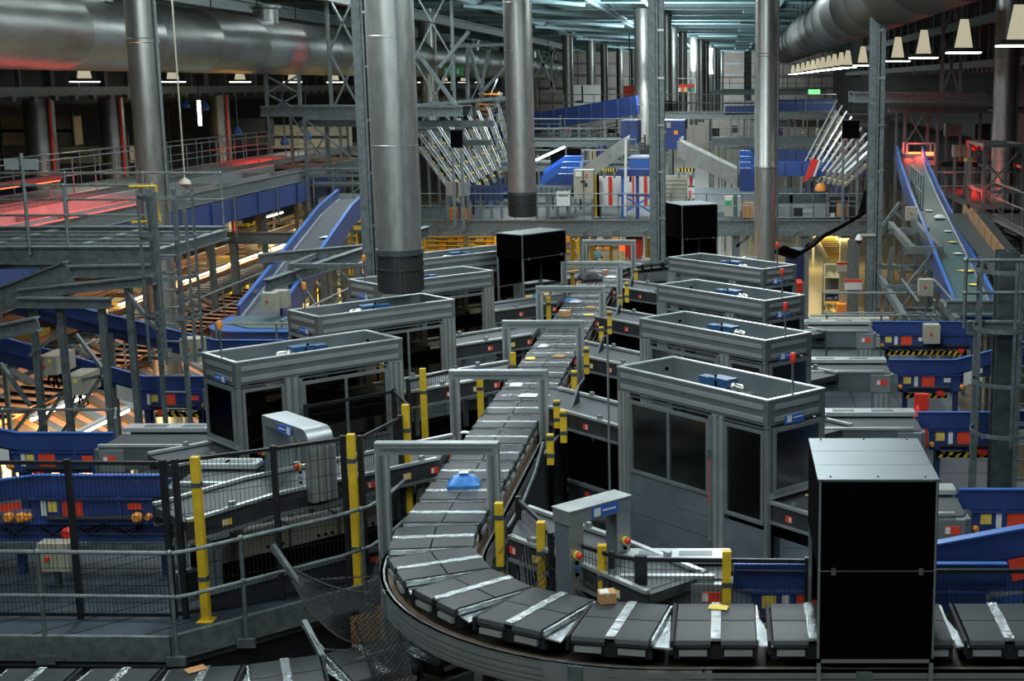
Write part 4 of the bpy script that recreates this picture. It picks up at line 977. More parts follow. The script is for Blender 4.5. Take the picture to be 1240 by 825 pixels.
net((-2.677, 11.215, 1.065), (2.677, 11.031, 1.046), (2.677, 10.892, 0.538), (-2.677, 11.077, 0.492), 90, 9, .12, 'black fall net hanging below the front run')
net((-2.077, 13.846, 1.738), (-1.338, 12.923, 1.415), (-1.385, 12.785, 1.138), (-2.215, 13.477, 1.231), 18, 7, .1, 'black fall net on the inner fence of the bend')
net((-0.785, 12.665, 1.462), (0.831, 12.646, 1.369), (0.831, 12.554, 1.138), (-0.785, 12.554, 1.138), 34, 6, .1, 'black fall net along the front run fence')
net((-4.985, 14.769, 1.185), (-3.877, 14.585, 0.862), (-3.692, 14.031, 0.538), (-4.615, 14.4, 0.815), 18, 10, .2, 'black fall net at the deck corner by the near bend')
def chain(pts, label):
    P = [Vector(p) for p in pts]; t = thing('chain', label, 'chain', P[0], 'steel chains'); mb = MB()
    for i in range(len(P) - 1):
        L = (P[i + 1] - P[i]).length; n = int(L / .035); 
        for k in range(n):
            a = P[i].lerp(P[i + 1], k / n); b = P[i].lerp(P[i + 1], (k + 1.25) / n); o = Vector((0, 0, .009)) if k % 2 else Vector((.009, .0, 0))
            mb.bar(a + o, b + o, .006, .006); mb.bar(a - o, b - o, .006, .006)
    stuff(link('links', mb, 'steel', t))
chain([(-5.077, 14.723, 1.323), (-4.708, 14.723, 0.954), (-4.246, 14.769, 0.972), (-3.785, 14.492, 1.092)], 'steel chain strung from deck corner to the sorter track')
chain([(-4.615, 14.308, 0.585), (-4.338, 14.123, 0.4), (-3.877, 13.846, 0.492), (-3.6, 13.754, 0.677), (-3.231, 13.292, 0.585)], 'steel chain hanging over the lower track')
chain([(-2.4, 14.031, 1.508), (-2.262, 13.985, 1.738), (-2.031, 13.846, 1.646), (-1.292, 12.969, 1.526)], 'steel chain on top of the inner bend net')
t = thing('net_bracket', 'grey angled steel bracket holding the net above the lower track', 'bracket', (-4.9, 15.6, -.3))
link('arm', MB().bar((-5.031, 14.723, 1.369), (-4.708, 14.631, 0.908), .06, .05).bar((-4.615, 14.354, 0.631), (-4.265, 14.031, 0.197), .06, .05).bar((-4.265, 14.031, 0.197), (-3.323, 13.846, 0.585), .05, .05), 'galv', t)
t = thing('net_bracket', 'grey angled steel bracket under the near bend at bottom centre', 'bracket', (-2.7, 12.6, -1))
link('arm', MB().bar((-2.538, 11.538, 0.769), (-2.262, 11.446, 0.4), .07, .05).bar((-2.262, 11.446, 0.4), (-1.754, 11.631, 0.585), .06, .05).bar((-2.538, 11.538, 0.769), (-2.538, 11.538, -0.431), .08, .06), 'alu', t)
# ================================================================ LONG BLUE INCLINES
def incline(pts, wd, label, side_dir=(1, 0), rail=.3, legs=(), parcels=(), m='belt_i', under=True):
    # pts: centre line at belt height, width across in x
    P = [Vector(p) for p in pts]; t = thing('inclined_conveyor', label, 'conveyor', (P[0].x, P[0].y, P[0].z - .5), 'blue inclined conveyors')
    ac = Vector((side_dir[0], side_dir[1], 0)).normalized()
    for i in range(len(P) - 1):
        p, q = P[i], P[i + 1]
        up = Vector((0, 0, 1))
        def slab(c0, c1, z0, z1):
            a = [p + ac * c0 + up * z0, p + ac * c1 + up * z0, p + ac * c1 + up * z1, p + ac * c0 + up * z1]
            b = [q + ac * c0 + up * z0, q + ac * c1 + up * z0, q + ac * c1 + up * z1, q + ac * c0 + up * z1]
            return MB().add(a + b, [(3, 2, 1, 0), (4, 5, 6, 7), (0, 1, 5, 4), (1, 2, 6, 5), (2, 3, 7, 6), (3, 0, 4, 7)])
        link('belt', slab(-wd / 2, wd / 2, -.06, 0), m, t)
        for s_ in (-1, 1):
            c0, c1 = sorted((s_ * wd / 2, s_ * (wd / 2 + .05)))
            o = link('side_plate', slab(c0, c1, -.35, rail), 'blue', t)
            link('edge_flange', slab(c0 - .02, c1 + .02, rail, rail + .03), 'blue_l', o)
            link('guide_strip', slab(s_ * wd / 2 - .03, s_ * wd / 2 + .03, .0, .03), 'alu_light', o)
        link('underframe', slab(-wd / 2 + .05, wd / 2 - .05, -.4, -.1), 'blue_d', t)
    for x, y, z in legs: link('leg', MB().ibeam((x, y, -4), (x, y, z), .14, .14, .02), 'galv', t)
    return t
# left long incline, from the platform down to the curved blue end
incline([(-12.6, 47, 2.55), (-12.25, 43.5, 2.3), (-10.95, 32.2, .95)], .95, 'long blue conveyor sloping down towards the second left cabin, left of the dark post', legs=((-12.0, 40, 1.5), (-11.4, 35, .9)))
t = thing('curved_infeed', 'rounded blue conveyor end with yellow and grey boxes, below the long left incline', 'conveyor', (-10.7, 30.8, -.2))
link('curved_side', MB().prism([(-11.6, 32.2)] + [(-10.75 - .85 * math.cos(a), 30.9 - .8 * math.sin(a)) for a in [i * PI / 10 for i in range(6)]] + [(-8.9, 30.1), (-8.9, 31.1), (-10.3, 32.0)], .35, 1.0), 'blue', t)
link('top_edge', MB().prism([(-11.62, 32.2)] + [(-10.75 - .88 * math.cos(a), 30.9 - .84 * math.sin(a)) for a in [i * PI / 10 for i in range(6)]] + [(-8.9, 30.07), (-8.9, 31.1), (-10.3, 32.0)], 1.0, 1.03), 'blue_l', t)
link('belt', MB().prism([(-11.4, 32.0), (-11.3, 31.0), (-10.6, 30.4), (-8.9, 30.3), (-8.9, 30.95), (-10.3, 31.8)], 1.03, 1.05), 'belt_g', t)
for x in (-11.0, -9.9, -9.1): link('leg', MB().box(x, x + .12, 30.4, 30.52, -4, .35), 'blue_d', t)
link('yellow_box', MB().box(-10.35, -9.95, 29.75, 29.95, .25, .8), 'yellow', t); link('grey_box', MB().box(-9.55, -9.15, 29.75, 29.95, .55, .95), 'beige', t)
for px, py, y, lb in ((57, 444, 23.4, 'upper'), (88, 468, 23.2, 'lower')):
    p = aty(px, py, y - .35); t = thing('switch_box', '%s of two beige switch boxes hanging from the sloping left blue unit' % lb, 'switch box', p, 'beige switch boxes')
    link('case', MB().box(p.x - .16, p.x + .16, y - .35, y + .35, p.z - .15, p.z + .17), 'beige', t)
    link('switch', MB().lathe_axis((p.x - .05, y - .35, p.z), (0, -1, 0), [(.025, 0), (.025, .03)], 8), 'red', t)
    link('warning_label', MB().box(p.x + .02, p.x + .08, y - .356, y - .35, p.z + .06, p.z + .12), 'yellow_l', t)
    for k in (-1, 1): link('cable', MB().path([(p.x + .08 * k, y - .1, p.z - .13), (p.x + .13 * k, y - .12, p.z - .36), (p.x + .04 * k, y - .1, p.z - .42), (p.x - .05, y, p.z - .15)], .018), 'black', t)
for px, py, lb, y in ((367, 337, 'beside the lower end of the long left incline', 36), (340, 361, 'at the foot of the long left incline, right hand one', 32), (327, 364, 'at the foot of the long left incline, left hand one', 31.6), (233, 422, 'left of the nearest left cabin band', 23.5), (1121, 347, 'beside the lower end of the right incline', 33.5), (1104, 258, 'near the top of the right incline', 42), (1128, 403, 'on the furthest right blue unit', 29.3)):
    p = aty(px, py, y); t = thing('switch_box', 'small beige switch box %s' % lb, 'switch box', p, 'beige switch boxes')
    link('case', MB().box(p.x - .17, p.x + .17, y - .12, y + .2, p.z - .22, p.z + .18), 'beige', t)
    link('switch', MB().lathe_axis((p.x - .03, y - .12, p.z), (0, -1, 0), [(.03, 0), (.03, .03)], 8), 'red', t)
# right long incline
incline([(7.3, 56, 3.6), (6.95, 52, 3.2), (6.6, 46.5, 2.6), (5.9, 32.5, 1.0)], .95, 'long blue conveyor with teal belt sloping down on the right, carrying envelopes', legs=((6.4, 44, 2.0), (6.1, 38, 1.3)), m='belt_g')
for i, (px, py) in enumerate(((1138, 265), (1148, 281), (1154, 294), (1160, 308), (1171, 329), (1179, 346), (1194, 377), (1125, 256))):
    # find belt height along the incline
    best = None
    for k in range(200):
        y = 32.5 + k * .075; z = 1.0 + (y - 32.5) / 14 * 1.6 if y < 46.5 else 2.6 + (y - 46.5) / 5.5 * .6
        q = aty(px, py, y)
        if best is None or abs(q.z - z) < best[0]: best = (abs(q.z - z), y, z, q.x)
    _, y, z, x = best
    big = i in (0, 4)
    pouch(x, y, z + .02, .34 if big else .22, .4 if big else .25, .12 if i == 0 else .03, .2 * i, 'white' if i in (0, 1, 3, 6, 7) else 'yellow_l',
          ['puffy white bag', 'small white envelope', 'small yellow envelope', 'grey label sheet', 'large yellow envelope', 'narrow yellow envelope', 'pale envelope near the bottom', 'white envelope near the top'][i] + ' on the teal belt of the right incline', group='envelopes on the right incline')
for i, (px, py) in enumerate(((396, 288), (361, 323), (343, 339), (326, 355))):
    best = None
    for k in range(200):
        y = 32.2 + k * .06; z = .95 + (y - 32.2) / 11.3 * 1.35; q = aty(px, py, y)
        if best is None or abs(q.z - z) < best[0]: best = (abs(q.z - z), y, z, q.x)
    _, y, z, x = best
    pouch(x, y, z + .02, .32, .45, .03, .1 * i, 'white', 'white envelope on the left blue incline, %s from the top' % ORD[i], group='envelopes on the left incline')

# ================================================================ LEFT FRONT PLATFORM WITH CAGED LADDER
t = thing('access_platform', 'galvanised steel platform of heavy beams at upper left, on braced legs', 'platform', (-12, 24, -4))
PZ = 3.55
def bm(nm, p, q, w_=.16, h_=.22, m='galv', fn='ibeam'): return link(nm, getattr(MB(), fn)(p, q, w_, h_), m, t)
bm('edge_beam', (-17, 23.3, PZ), (-9.6, 23.3, PZ), .18, .3); bm('edge_beam', (-17, 26.6, PZ), (-9.6, 26.6, PZ), .18, .3)
for x in (-9.6, -11.2, -12.8, -14.4): bm('cross_beam', (x, 23.3, PZ), (x, 26.6, PZ), .14, .2)
def pbm(nm, a, b, c, d, Y, w_, h_, fn='ibeam'): return link(nm, getattr(MB(), fn)(aty(a, b, Y), aty(c, d, Y), w_, h_), 'galv', t)
pbm('deck_beam', -30, 376, 86, 330, 22.9, .24, .42); pbm('deck_beam', 74, 329, 187, 327, 23.0, .2, .2); pbm('deck_beam', 22, 356, 187, 339, 22.7, .2, .16); pbm('deck_beam', 22, 366, 135, 367, 22.5, .2, .17); pbm('deck_beam', -10, 404, 47, 392, 20.6, .2, .22)
pbm('deck_beam', -10, 322, 140, 322, 25, .12, .1); pbm('deck_beam', 0, 311, 150, 311, 25.5, .12, .1)
for k in range(4): link('floor_bearer', MB().bar((-17, 23.9 + k * .65, PZ + .1), (-9.6, 23.9 + k * .65, PZ + .1), .08, .06), 'galv', t)
for px, y, pt in ((39, 22.9, 372), (73, 22.8, 372), (123, 22.6, 372), (155, 22.9, 345)):
    p = aty(px, pt, y); bm('leg', (p.x, y, -4), (p.x, y, p.z), .1, .1)
for a, b, c, d in ((0, 440, 37, 492), (0, 498, 36, 499), (36, 540, 75, 478), (75, 525, 124, 455), (92, 405, 128, 452), (40, 495, 76, 475), (152, 352, 190, 400), (36, 430, 75, 400), (0, 545, 36, 500), (100, 460, 124, 455)):
    link('brace', MB().bar(aty(a, b, 22.85), aty(c, d, 22.85), .08, .05), 'galv', t)
railing([(-17, 23.3), (-9.6, 23.3)], PZ + .12, 'steel railing along the front of the upper left platform', h=1.05, sp=1.6)
railing([(-17, 26.5), (-9.6, 26.5)], PZ + .12, 'steel railing along the rear of the upper left platform', h=1.05, sp=1.6)
t = thing('safety_gate', 'yellow self-closing gate at top of the left caged ladder', 'gate', (-9.9, 23.3, PZ))
link('gate_tube', MB().path([(-9.95, 23.25, PZ + 1.15), (-9.45, 23.1, PZ + 1.17), (-9.42, 23.1, PZ + .6), (-9.95, 23.25, PZ + .55)], .028), 'yellow', t)
t = thing('sign_board', 'pair of blank grey sign plates on a rail post at far left', 'sign', (-11.7, 23.2, 4.7))
link('plate', MB().box(-11.98, -11.74, 23.2, 23.22, 4.98, 5.16), 'alu_light', t); link('plate', MB().box(-11.68, -11.42, 23.2, 23.22, 4.98, 5.16), 'alu_light', t)
link('pole', MB().tube((-11.71, 23.25, PZ), (-11.71, 23.25, 5.25), .03), 'galv', t)
def caged_ladder(x, y, z0, z1, zc, label, w_=.42, rad=.42, cx=0, hoops=None, flare=True):
    t = thing('caged_ladder', label, 'ladder', (x, y, z0), 'caged ladders')
    for s_ in (-1, 1):
        link('stringer', MB().box(x + s_ * w_ / 2 - .03, x + s_ * w_ / 2 + .03, y - .02, y + .07, z0, z1), 'galv', t)
    z = z0 + .2
    while z < z1 - .9: link('rung', MB().tube((x - w_ / 2, y, z), (x + w_ / 2, y, z), .016, 6), 'galv', t); z += .29
    def hoop(z): return [(x + cx + rad * math.cos(a) * 1.0, y - rad * .9 + rad * math.sin(a) * 1.15, z) for a in [PI * .72 - i * (PI * 1.44 + .0) / 12 - PI * .0 for i in range(13)]]
    def hp(z):
        pts = []
        for i in range(15):
            a = PI / 2 + .55 + (2 * PI - 1.1) * i / 14
            pts.append((x + cx + rad * math.cos(a), y - rad * .85 + rad * math.sin(a), z))
        return pts
    for z in hoops or [zc + k * .75 for k in range(int((z1 - zc) / .75) + 1)]:
        h = hp(z); m = MB()
        for a, b in zip(h, h[1:]): m.bar(a, b, .012, .06)
        link('hoop', m, 'galv', t)
    h = hp(0)
    for i in (1, 4, 7, 10, 13): link('cage_bar', MB().box(h[i][0] - .022, h[i][0] + .022, h[i][1] - .008, h[i][1] + .008, zc, z1), 'galv', t)
caged_ladder(-9.3, 22.9, .2, 4.7, 1.9, 'galvanised caged ladder at left, in front of the round steel column', cx=.22, rad=.42, hoops=[2.0, 2.65, 3.3, 3.95, 4.6])
caged_ladder(4.55, 20.4, 0, 3.9, 1.2, 'galvanised caged ladder at right edge, in front of blue infeed units', w_=.34, cx=-.45, rad=.5, hoops=[1.35, 2.1, 2.9, 3.75])
t = thing('steel_post', 'heavy galvanised H-section post behind the right caged ladder', 'column', (4.35, 20.9, 0))
link('front_flange', MB().box(4.1, 4.42, 20.8, 20.84, 0, 3.9), 'galv_d', t); link('web', MB().box(4.25, 4.28, 20.84, 21.1, 0, 3.9), 'galv_d', t); link('rear_flange', MB().box(4.1, 4.42, 21.1, 21.14, 0, 3.9), 'galv_d', t)
railing([(3.5, 20.2), (5.6, 20.2)], 2.85, 'steel railing at top of the right caged ladder', h=1.0, sp=.9, r=.03)
t = thing('access_platform', 'small steel platform at the right edge behind the caged ladder', 'platform', (5.5, 21, 0))
bm('edge_beam', (3.6, 20.5, 2.8), (7, 20.5, 2.8), .12, .2); bm('edge_beam', (3.6, 22.5, 2.8), (7, 22.5, 2.8), .12, .2); bm('leg', (3.75, 20.5, 0), (3.75, 20.5, 2.8), .1, .1); bm('leg', (6.5, 22.5, 0), (6.5, 22.5, 2.8), .12, .12)

# ================================================================ LOWER LEFT: ORANGE CHUTE LINE
t = thing('orange_chute_bank', 'bank of orange and brown slatted chutes glowing under tube lights at lower left', 'chute', (-16.5, 38, -4))
n = 0
for i in range(24):
    y = 27.5 + i * .85
    o = MB().add([(-18.4, y, -.9), (-14.6, y, -3.1), (-14.6, y + .42, -3.1), (-18.4, y + .42, -.9), (-18.4, y, -.95), (-14.6, y, -3.15), (-14.6, y + .42, -3.15), (-18.4, y + .42, -.95)], [(0, 1, 2, 3), (4, 7, 6, 5), (0, 4, 5, 1), (2, 6, 7, 3), (1, 5, 6, 2), (0, 3, 7, 4)])
    link('chute_board', o, 'orange_p', t)
    o = MB().add([(-18.4, y + .44, -.8), (-14.6, y + .44, -3.0), (-14.6, y + .83, -3.02), (-18.4, y + .83, -.82), (-18.4, y + .44, -1.1), (-14.6, y + .44, -3.3), (-14.6, y + .83, -3.3), (-18.4, y + .83, -1.1)], [(0, 1, 2, 3), (4, 7, 6, 5), (0, 4, 5, 1), (2, 6, 7, 3), (1, 5, 6, 2), (0, 3, 7, 4)])
    link('divider', o, 'brown' if i % 2 else 'alu_dark', t)
t = thing('orange_line', 'long orange-sided lower conveyor with dark slats, left of the long blue incline', 'conveyor', (-17.5, 48, -4))
link('orange_side', MB().box(-18.0, -16.6, 30, 62, -1.3, -1.2), 'orange_p', t); link('orange_side', MB().box(-19.9, -19.75, 30, 62, -1.2, -.85), 'orange_p', t)
for i in range(50): link('dark_slat', MB().box(-19.7, -18.1, 30 + i * .64, 30.5 + i * .64, -1.1, -1.0), 'belt', t)
for i in range(44):
    y = 31 + i * .7
    link('branch_slat', MB().add([(-18.0, y + .5, -1.17), (-16.4, y, -1.17), (-16.4, y + .3, -1.17), (-18.0, y + .8, -1.17)], [(0, 1, 2, 3)]), 'black' if 1 else 'dark', t)
for i in range(7): link('leg', MB().bar((-18, 31 + i * 5, -4), (-18, 31 + i * 5, -1.3), .15), 'galv_d', t)
def tube_light(p, q, label, m='tube', power=60, col=WARM, group='tube lights'):
    t = thing('tube_light', label, 'light', p, group)
    p = Vector(p); q = Vector(q); u = Vector((0, 0, .07))
    link('tube', MB().tube(p, q, .045, 8), m, t); link('housing', MB().bar(p + u, q + u, .12, .05), 'white', t)
    c = (p + q) / 2; L = (q - p).length
    l = bpy.data.lights.new('tube_glow', 'AREA'); l.shape = 'RECTANGLE'; l.size = L; l.size_y = .3; l.energy = power; l.color = col
    o = bpy.data.objects.new('tube_glow', l); C.objects.link(o); o.location = c - Vector((0, 0, .12))
    d = (q - p).normalized(); o.rotation_euler = Matrix((d, Vector((0, 0, 1)).cross(d).normalized(), d.cross(Vector((0, 0, 1)).cross(d).normalized()))).transposed().to_euler()
for i, (x, y, z) in enumerate(((-15.0, 29.2, -.75), (-13.4, 27.5, -.75))): tube_light((x, y, z), (x + .1, y + 2.6, z), 'white tube light over the orange chutes, %s from the left' % ORD[i], power=900, group='tube lights over the orange chutes')
for i in range(5): tube_light((-19.9, 45 + i * 5.2, -.75), (-19.9, 49.7 + i * 5.2, -.75), 'warm tube light along the lower orange line, %s from the near end' % ORD[i], power=420, group='tube lights along the orange line')
for i in range(3): tube_light((-23, 50 + i * 9, -.2), (-23, 54 + i * 9, -.2), 'warm tube light deep under the left catwalk, %s from the near end' % ORD[i], power=160, group='tube lights under the left catwalk')
# yellow machinery line beyond the orange line
t = thing('yellow_sorter', 'yellow framed lower sorter running away beneath the left walkways', 'conveyor', (-21.4, 50, -4))
link('yellow_side', MB().box(-20.6, -20.5, 32, 78, -1.7, -1.1), 'yellow', t); link('top_deck', MB().box(-22.2, -20.6, 32, 78, -1.3, -1.2), 'beige', t); link('far_side', MB().box(-22.3, -22.2, 32, 78, -1.2, -.7), 'brown', t)
for i in range(22): link('frame_leg', MB().bar((-20.5, 33 + i * 2, -4), (-20.5, 33 + i * 2, -1.1), .12), 'yellow', t); link('module', MB().box(-22.1, -20.7, 33 + i * 2, 33.9 + i * 2, -1.2, -.95), ('cream', 'yellow_l', 'brown')[i % 3], t)
link('rail', MB().bar((-20.45, 32, -.4), (-20.45, 78, -.4), .08), 'brown', t); link('rail', MB().bar((-20.9, 32, .1), (-20.9, 78, .1), .1, .16), 'brown', t)

# ================================================================ UPPER LEFT CATWALKS AND RED-LIT CONVEYOR
t = thing('catwalk', 'long left catwalk running away under the huge duct', 'platform', (-20.8, 50, 2.9))
link('grating', MB().box(-21.6, -20.0, 26, 80, 3.0, 3.05), 'galv_d', t)
for x in (-21.6, -20.0): link('edge_beam', MB().ibeam((x, 26, 2.95), (x, 80, 2.95), .14, .26), 'galv', t)
for i in range(9): link('leg', MB().ibeam((-20.2, 30 + i * 6, -4), (-20.2, 30 + i * 6, 2.9), .2, .2), 'galv', t); link('bearer', MB().bar((-23, 32 + i * 6, 2.75), (-17, 32 + i * 6, 2.75), .14, .2), 'galv', t)
railing([(-20.0, 26), (-20.0, 58), (-19.6, 66)], 3.05, 'near railing of the long left catwalk', sp=1.5, r=.022, group='railings of the left catwalk')
railing([(-21.6, 26), (-21.6, 66)], 3.05, 'far railing of the long left catwalk', sp=1.5, r=.022, group='railings of the left catwalk')
t = thing('red_lit_conveyor', 'upper left conveyor troughs glowing red under the scanner lamps', 'conveyor', (-18.3, 45, 1.9))
link('near_beam', MB().ibeam((-17, 26, 2.75), (-17, 74, 2.75), .2, .42), 'galv', t)
link('trough', MB().box(-19.4, -17.2, 26, 60, 2.45, 2.5), 'alu', t); link('far_plate', MB().box(-19.5, -19.4, 26, 60, 2.5, 2.95), 'alu', t); link('centre_plate', MB().box(-18.3, -18.25, 26, 60, 2.5, 2.85), 'alu', t)
for i in range(14): link('plate_joint', MB().box(-19.4, -17.2, 27 + i * 2.4, 27.05 + i * 2.4, 2.5, 2.56), 'galv_d', t)
bs = link('blue_side', MB().box(-16.95, -16.85, 26, 62, 1.75, 2.5), 'blue', t)
for i in range(16): link('rib', MB().bar((-16.82, 27 + i * 2.3, 1.75), (-16.82, 27 + i * 2.3, 2.5), .06), 'blue_d', bs)
for i in range(8): link('leg', MB().ibeam((-17.2, 30 + i * 5.4, -4), (-17.2, 30 + i * 5.4, 2.5), .18, .18), 'galv', t); link('hanger', MB().bar((-16.75, 29 + i * 4.6, 1.2), (-16.75, 29 + i * 4.6, 2.6), .05), 'galv', t)
t = thing('red_scanner_lamp', 'red scanner lamp bar over the upper left conveyor', 'lamp', (-19.6, 38, 3.6))
link('housing', MB().box(-19.7, -19.5, 35, 41, 3.6, 3.75), 'dark', t)
link('lens', MB().box(-19.68, -19.52, 35.1, 40.9, 3.58, 3.6), 'redlamp', t)
area('red_scanner_glow', (-18.6, 40, 3.9), 1, 8, 420, RED); area('red_scanner_glow', (-20.7, 62, 3.9), 1.2, 5, 110, RED); o = area('red_scanner_upglow', (-16.2, 60, 5.4), .2, 9, 60, RED); o.rotation_euler = Vector((-.75, 0, .66)).to_track_quat('-Z', 'Y').to_euler(); o.data.spread = R(50)
# cross beam and small platform left of the dark post
t = thing('cross_beam', 'heavy steel cross beam spanning the gap left of the long blue incline', 'beam', (-16.5, 50, -4))
link('girder', MB().ibeam((-19, 50, .9), (-13.8, 50, .9), .25, .42), 'galv', t)
for x in (-17.8, -14.6): link('leg', MB().ibeam((x, 50, -4), (x, 50, .7), .25, .25), 'galv', t)
def frame_tower(x0, x1, y0, y1, z0, z1, label, nb=2, m='galv', th=.12, brace=True, decks=(), cat='steel frame'):
    t = thing('braced_tower', label, cat, ((x0 + x1) / 2, (y0 + y1) / 2, z0), 'braced steel frames')
    for x in (x0, x1):
        for y in (y0, y1): link('leg', MB().ibeam((x, y, z0), (x, y, z1), th, th, .02), m, t)
    for k in range(nb + 1):
        z = z0 + (z1 - z0) * (k + .999 * (k == 0) * 0) / nb
        if k: 
            for y in (y0, y1): link('beam', MB().bar((x0, y, z), (x1, y, z), th * .8, th), m, t)
            for x in (x0, x1): link('beam', MB().bar((x, y0, z), (x, y1, z), th * .8, th), m, t)
            if brace:
                za = z0 + (z1 - z0) * (k - 1) / nb
                a, b = ((x0, x1) if k % 2 else (x1, x0)); link('brace', MB().bar((a, y0, za), (b, y0, z), th * .5), m, t); link('brace', MB().bar((b, y1, za), (a, y1, z), th * .5), m, t)
    for z in decks: link('deck', MB().box(x0 - .1, x1 + .1, y0, y1, z, z + .06), 'galv_d', t)
    return t
frame_tower(-16.8, -14.2, 56, 59, -4, 5.0, 'braced steel tower left of the dark post, second of two from the left', 4, decks=(2.3,))
frame_tower(-15.2, -13.2, 52, 54.5, -4, 2.1, 'steel legs under the small railed platform at the top of the left incline', 3, decks=(2.1,))
railing([(-15.4, 52), (-13.2, 52), (-13.2, 54.5)], 2.16, 'railing of the small platform at top of the left incline', h=1.1, sp=.8)
frame_tower(-19.2, -17.6, 62, 64, -4, 5.0, 'braced steel tower furthest left under the hanging gantry', 4)
frame_tower(-10.9, -9.2, 34.5, 38, -4, 1.9, 'braced grey frame carrying beams right of the long left incline', 2, decks=())
t = thing('steel_beams', 'pair of angled grey beams right of the long left incline', 'beam', (-10, 36, 1.9))
link('beam', MB().ibeam((-11.2, 33.5, 1.55), (-8.6, 40, 2.2), .2, .3), 'galv', t); link('beam', MB().ibeam((-12.2, 36, 1.9), (-9.6, 37.5, 2.0), .2, .24), 'galv', t)
t = thing('steel_stair', 'short steel steps and rails in front of the third left cabin', 'stair', (-9.3, 33, 0))
for k in range(6): link('tread', MB().box(-10.3 + k * .12, -8.6, 31.6 + k * .45, 31.9 + k * .45, .2 + k * .12, .25 + k * .12), 'galv', t)
# lofty left wall zone: studs, rail, dark columns, lights
t = struct('trim_1', MB().box(-25.6, -25.4, 20, 150, 5.9, 6.25), 'galv')
for i in range(48): link('wall_stud', MB().bar((-25.5, 21 + i * 2.3, 6.25), (-25.5, 21 + i * 2.3, 9.2), .16 if i % 2 else .3), 'galv_d' if i % 3 else 'galv', t)
for i in range(70): link('rail_clip', MB().box(-25.4, -25.2, 21 + i * 1.6, 21.25 + i * 1.6, 5.75, 5.92), 'galv', t)
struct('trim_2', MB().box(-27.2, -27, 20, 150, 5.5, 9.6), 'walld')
for px, y, r in ((48, 53, .55), (136, 59, .5), (266, 70, .5)):
    p = aty(px, 150, y); tt = thing('round_column', 'dark round column behind the left catwalk, %s' % {48: 'near the left edge', 136: 'beside the nearer round steel column', 266: 'red edged, right of the upright tube light'}[px], 'column', (p.x, y, -4))
    link('shaft', MB().lathe(p.x, y, [(r, -4), (r, 5.8)], 20), 'duct_big', tt); link('red_pipe', MB().tube((p.x + r, y - .3, -4), (p.x + r, y - .3, 5.8), .06), 'red', tt)
p = aty(242, 137, 62); t = thing('tube_light', 'bright upright tube light in the dark area behind the left catwalk', 'light', (p.x, 62, p.z - .6))
link('tube', MB().box(p.x - .06, p.x + .06, 61.9, 62, p.z - .55, p.z + .55), 'tube', t); link('cord', MB().tube((p.x, 62, p.z + .5), (p.x, 62, 9), .02, 5), 'dark', t)
for i, (px, py) in enumerate(((225, 127), (248, 130), (341, 127), (288, 160), (372, 165), (345, 172))):
    p = aty(px, py, 66); t = thing('hanging_lamp', 'small blue hanging fitting behind the left catwalk, %s from the left' % ORD[i], 'lamp', p, 'blue fittings behind the left catwalk')
    link('hood', MB().lathe(p.x, 66, [(.08, p.z + .25), (.22, p.z), (.2, p.z - .15)], 10), 'blue_l', t); link('rod', MB().tube((p.x, 66, p.z + .2), (p.x, 66, 5.9), .03), 'galv_d', t)
for i, (x0, y, z0, wd, hh, m) in enumerate(((-33, 64, 3.6, 3.2, 1.3, 'beige'), (-30, 62, 2.9, 3.5, .7, 'cream'), (-34, 60, 1.2, 5, .8, 'blue_d'), (-28.5, 72, 3.2, 5, 1.4, 'walld'), (-24, 74, 3, 4, 1.2, 'beige'))):
    t = thing('machine_housing', ['pale machine housing', 'slanted cream machine cover', 'dark blue machine base', 'dark machine housing', 'beige machine housing'][i] + ' in the dark area at upper left', 'machine', (x0 + wd / 2, y, z0), 'machines behind the left catwalk')
    link('body', MB().box(x0, x0 + wd, y, y + 1, z0, z0 + hh), m, t); link('frame', MB().box(x0 - .1, x0, y - .1, y, -4, z0 + hh + .6).box(x0 + wd, x0 + wd + .1, y - .1, y, -4, z0 + hh + .6), 'galv_d', t)
    link('cover_strip', MB().box(x0, x0 + wd, y - .05, y, z0 + hh * .45, z0 + hh * .55), 'dark', t)

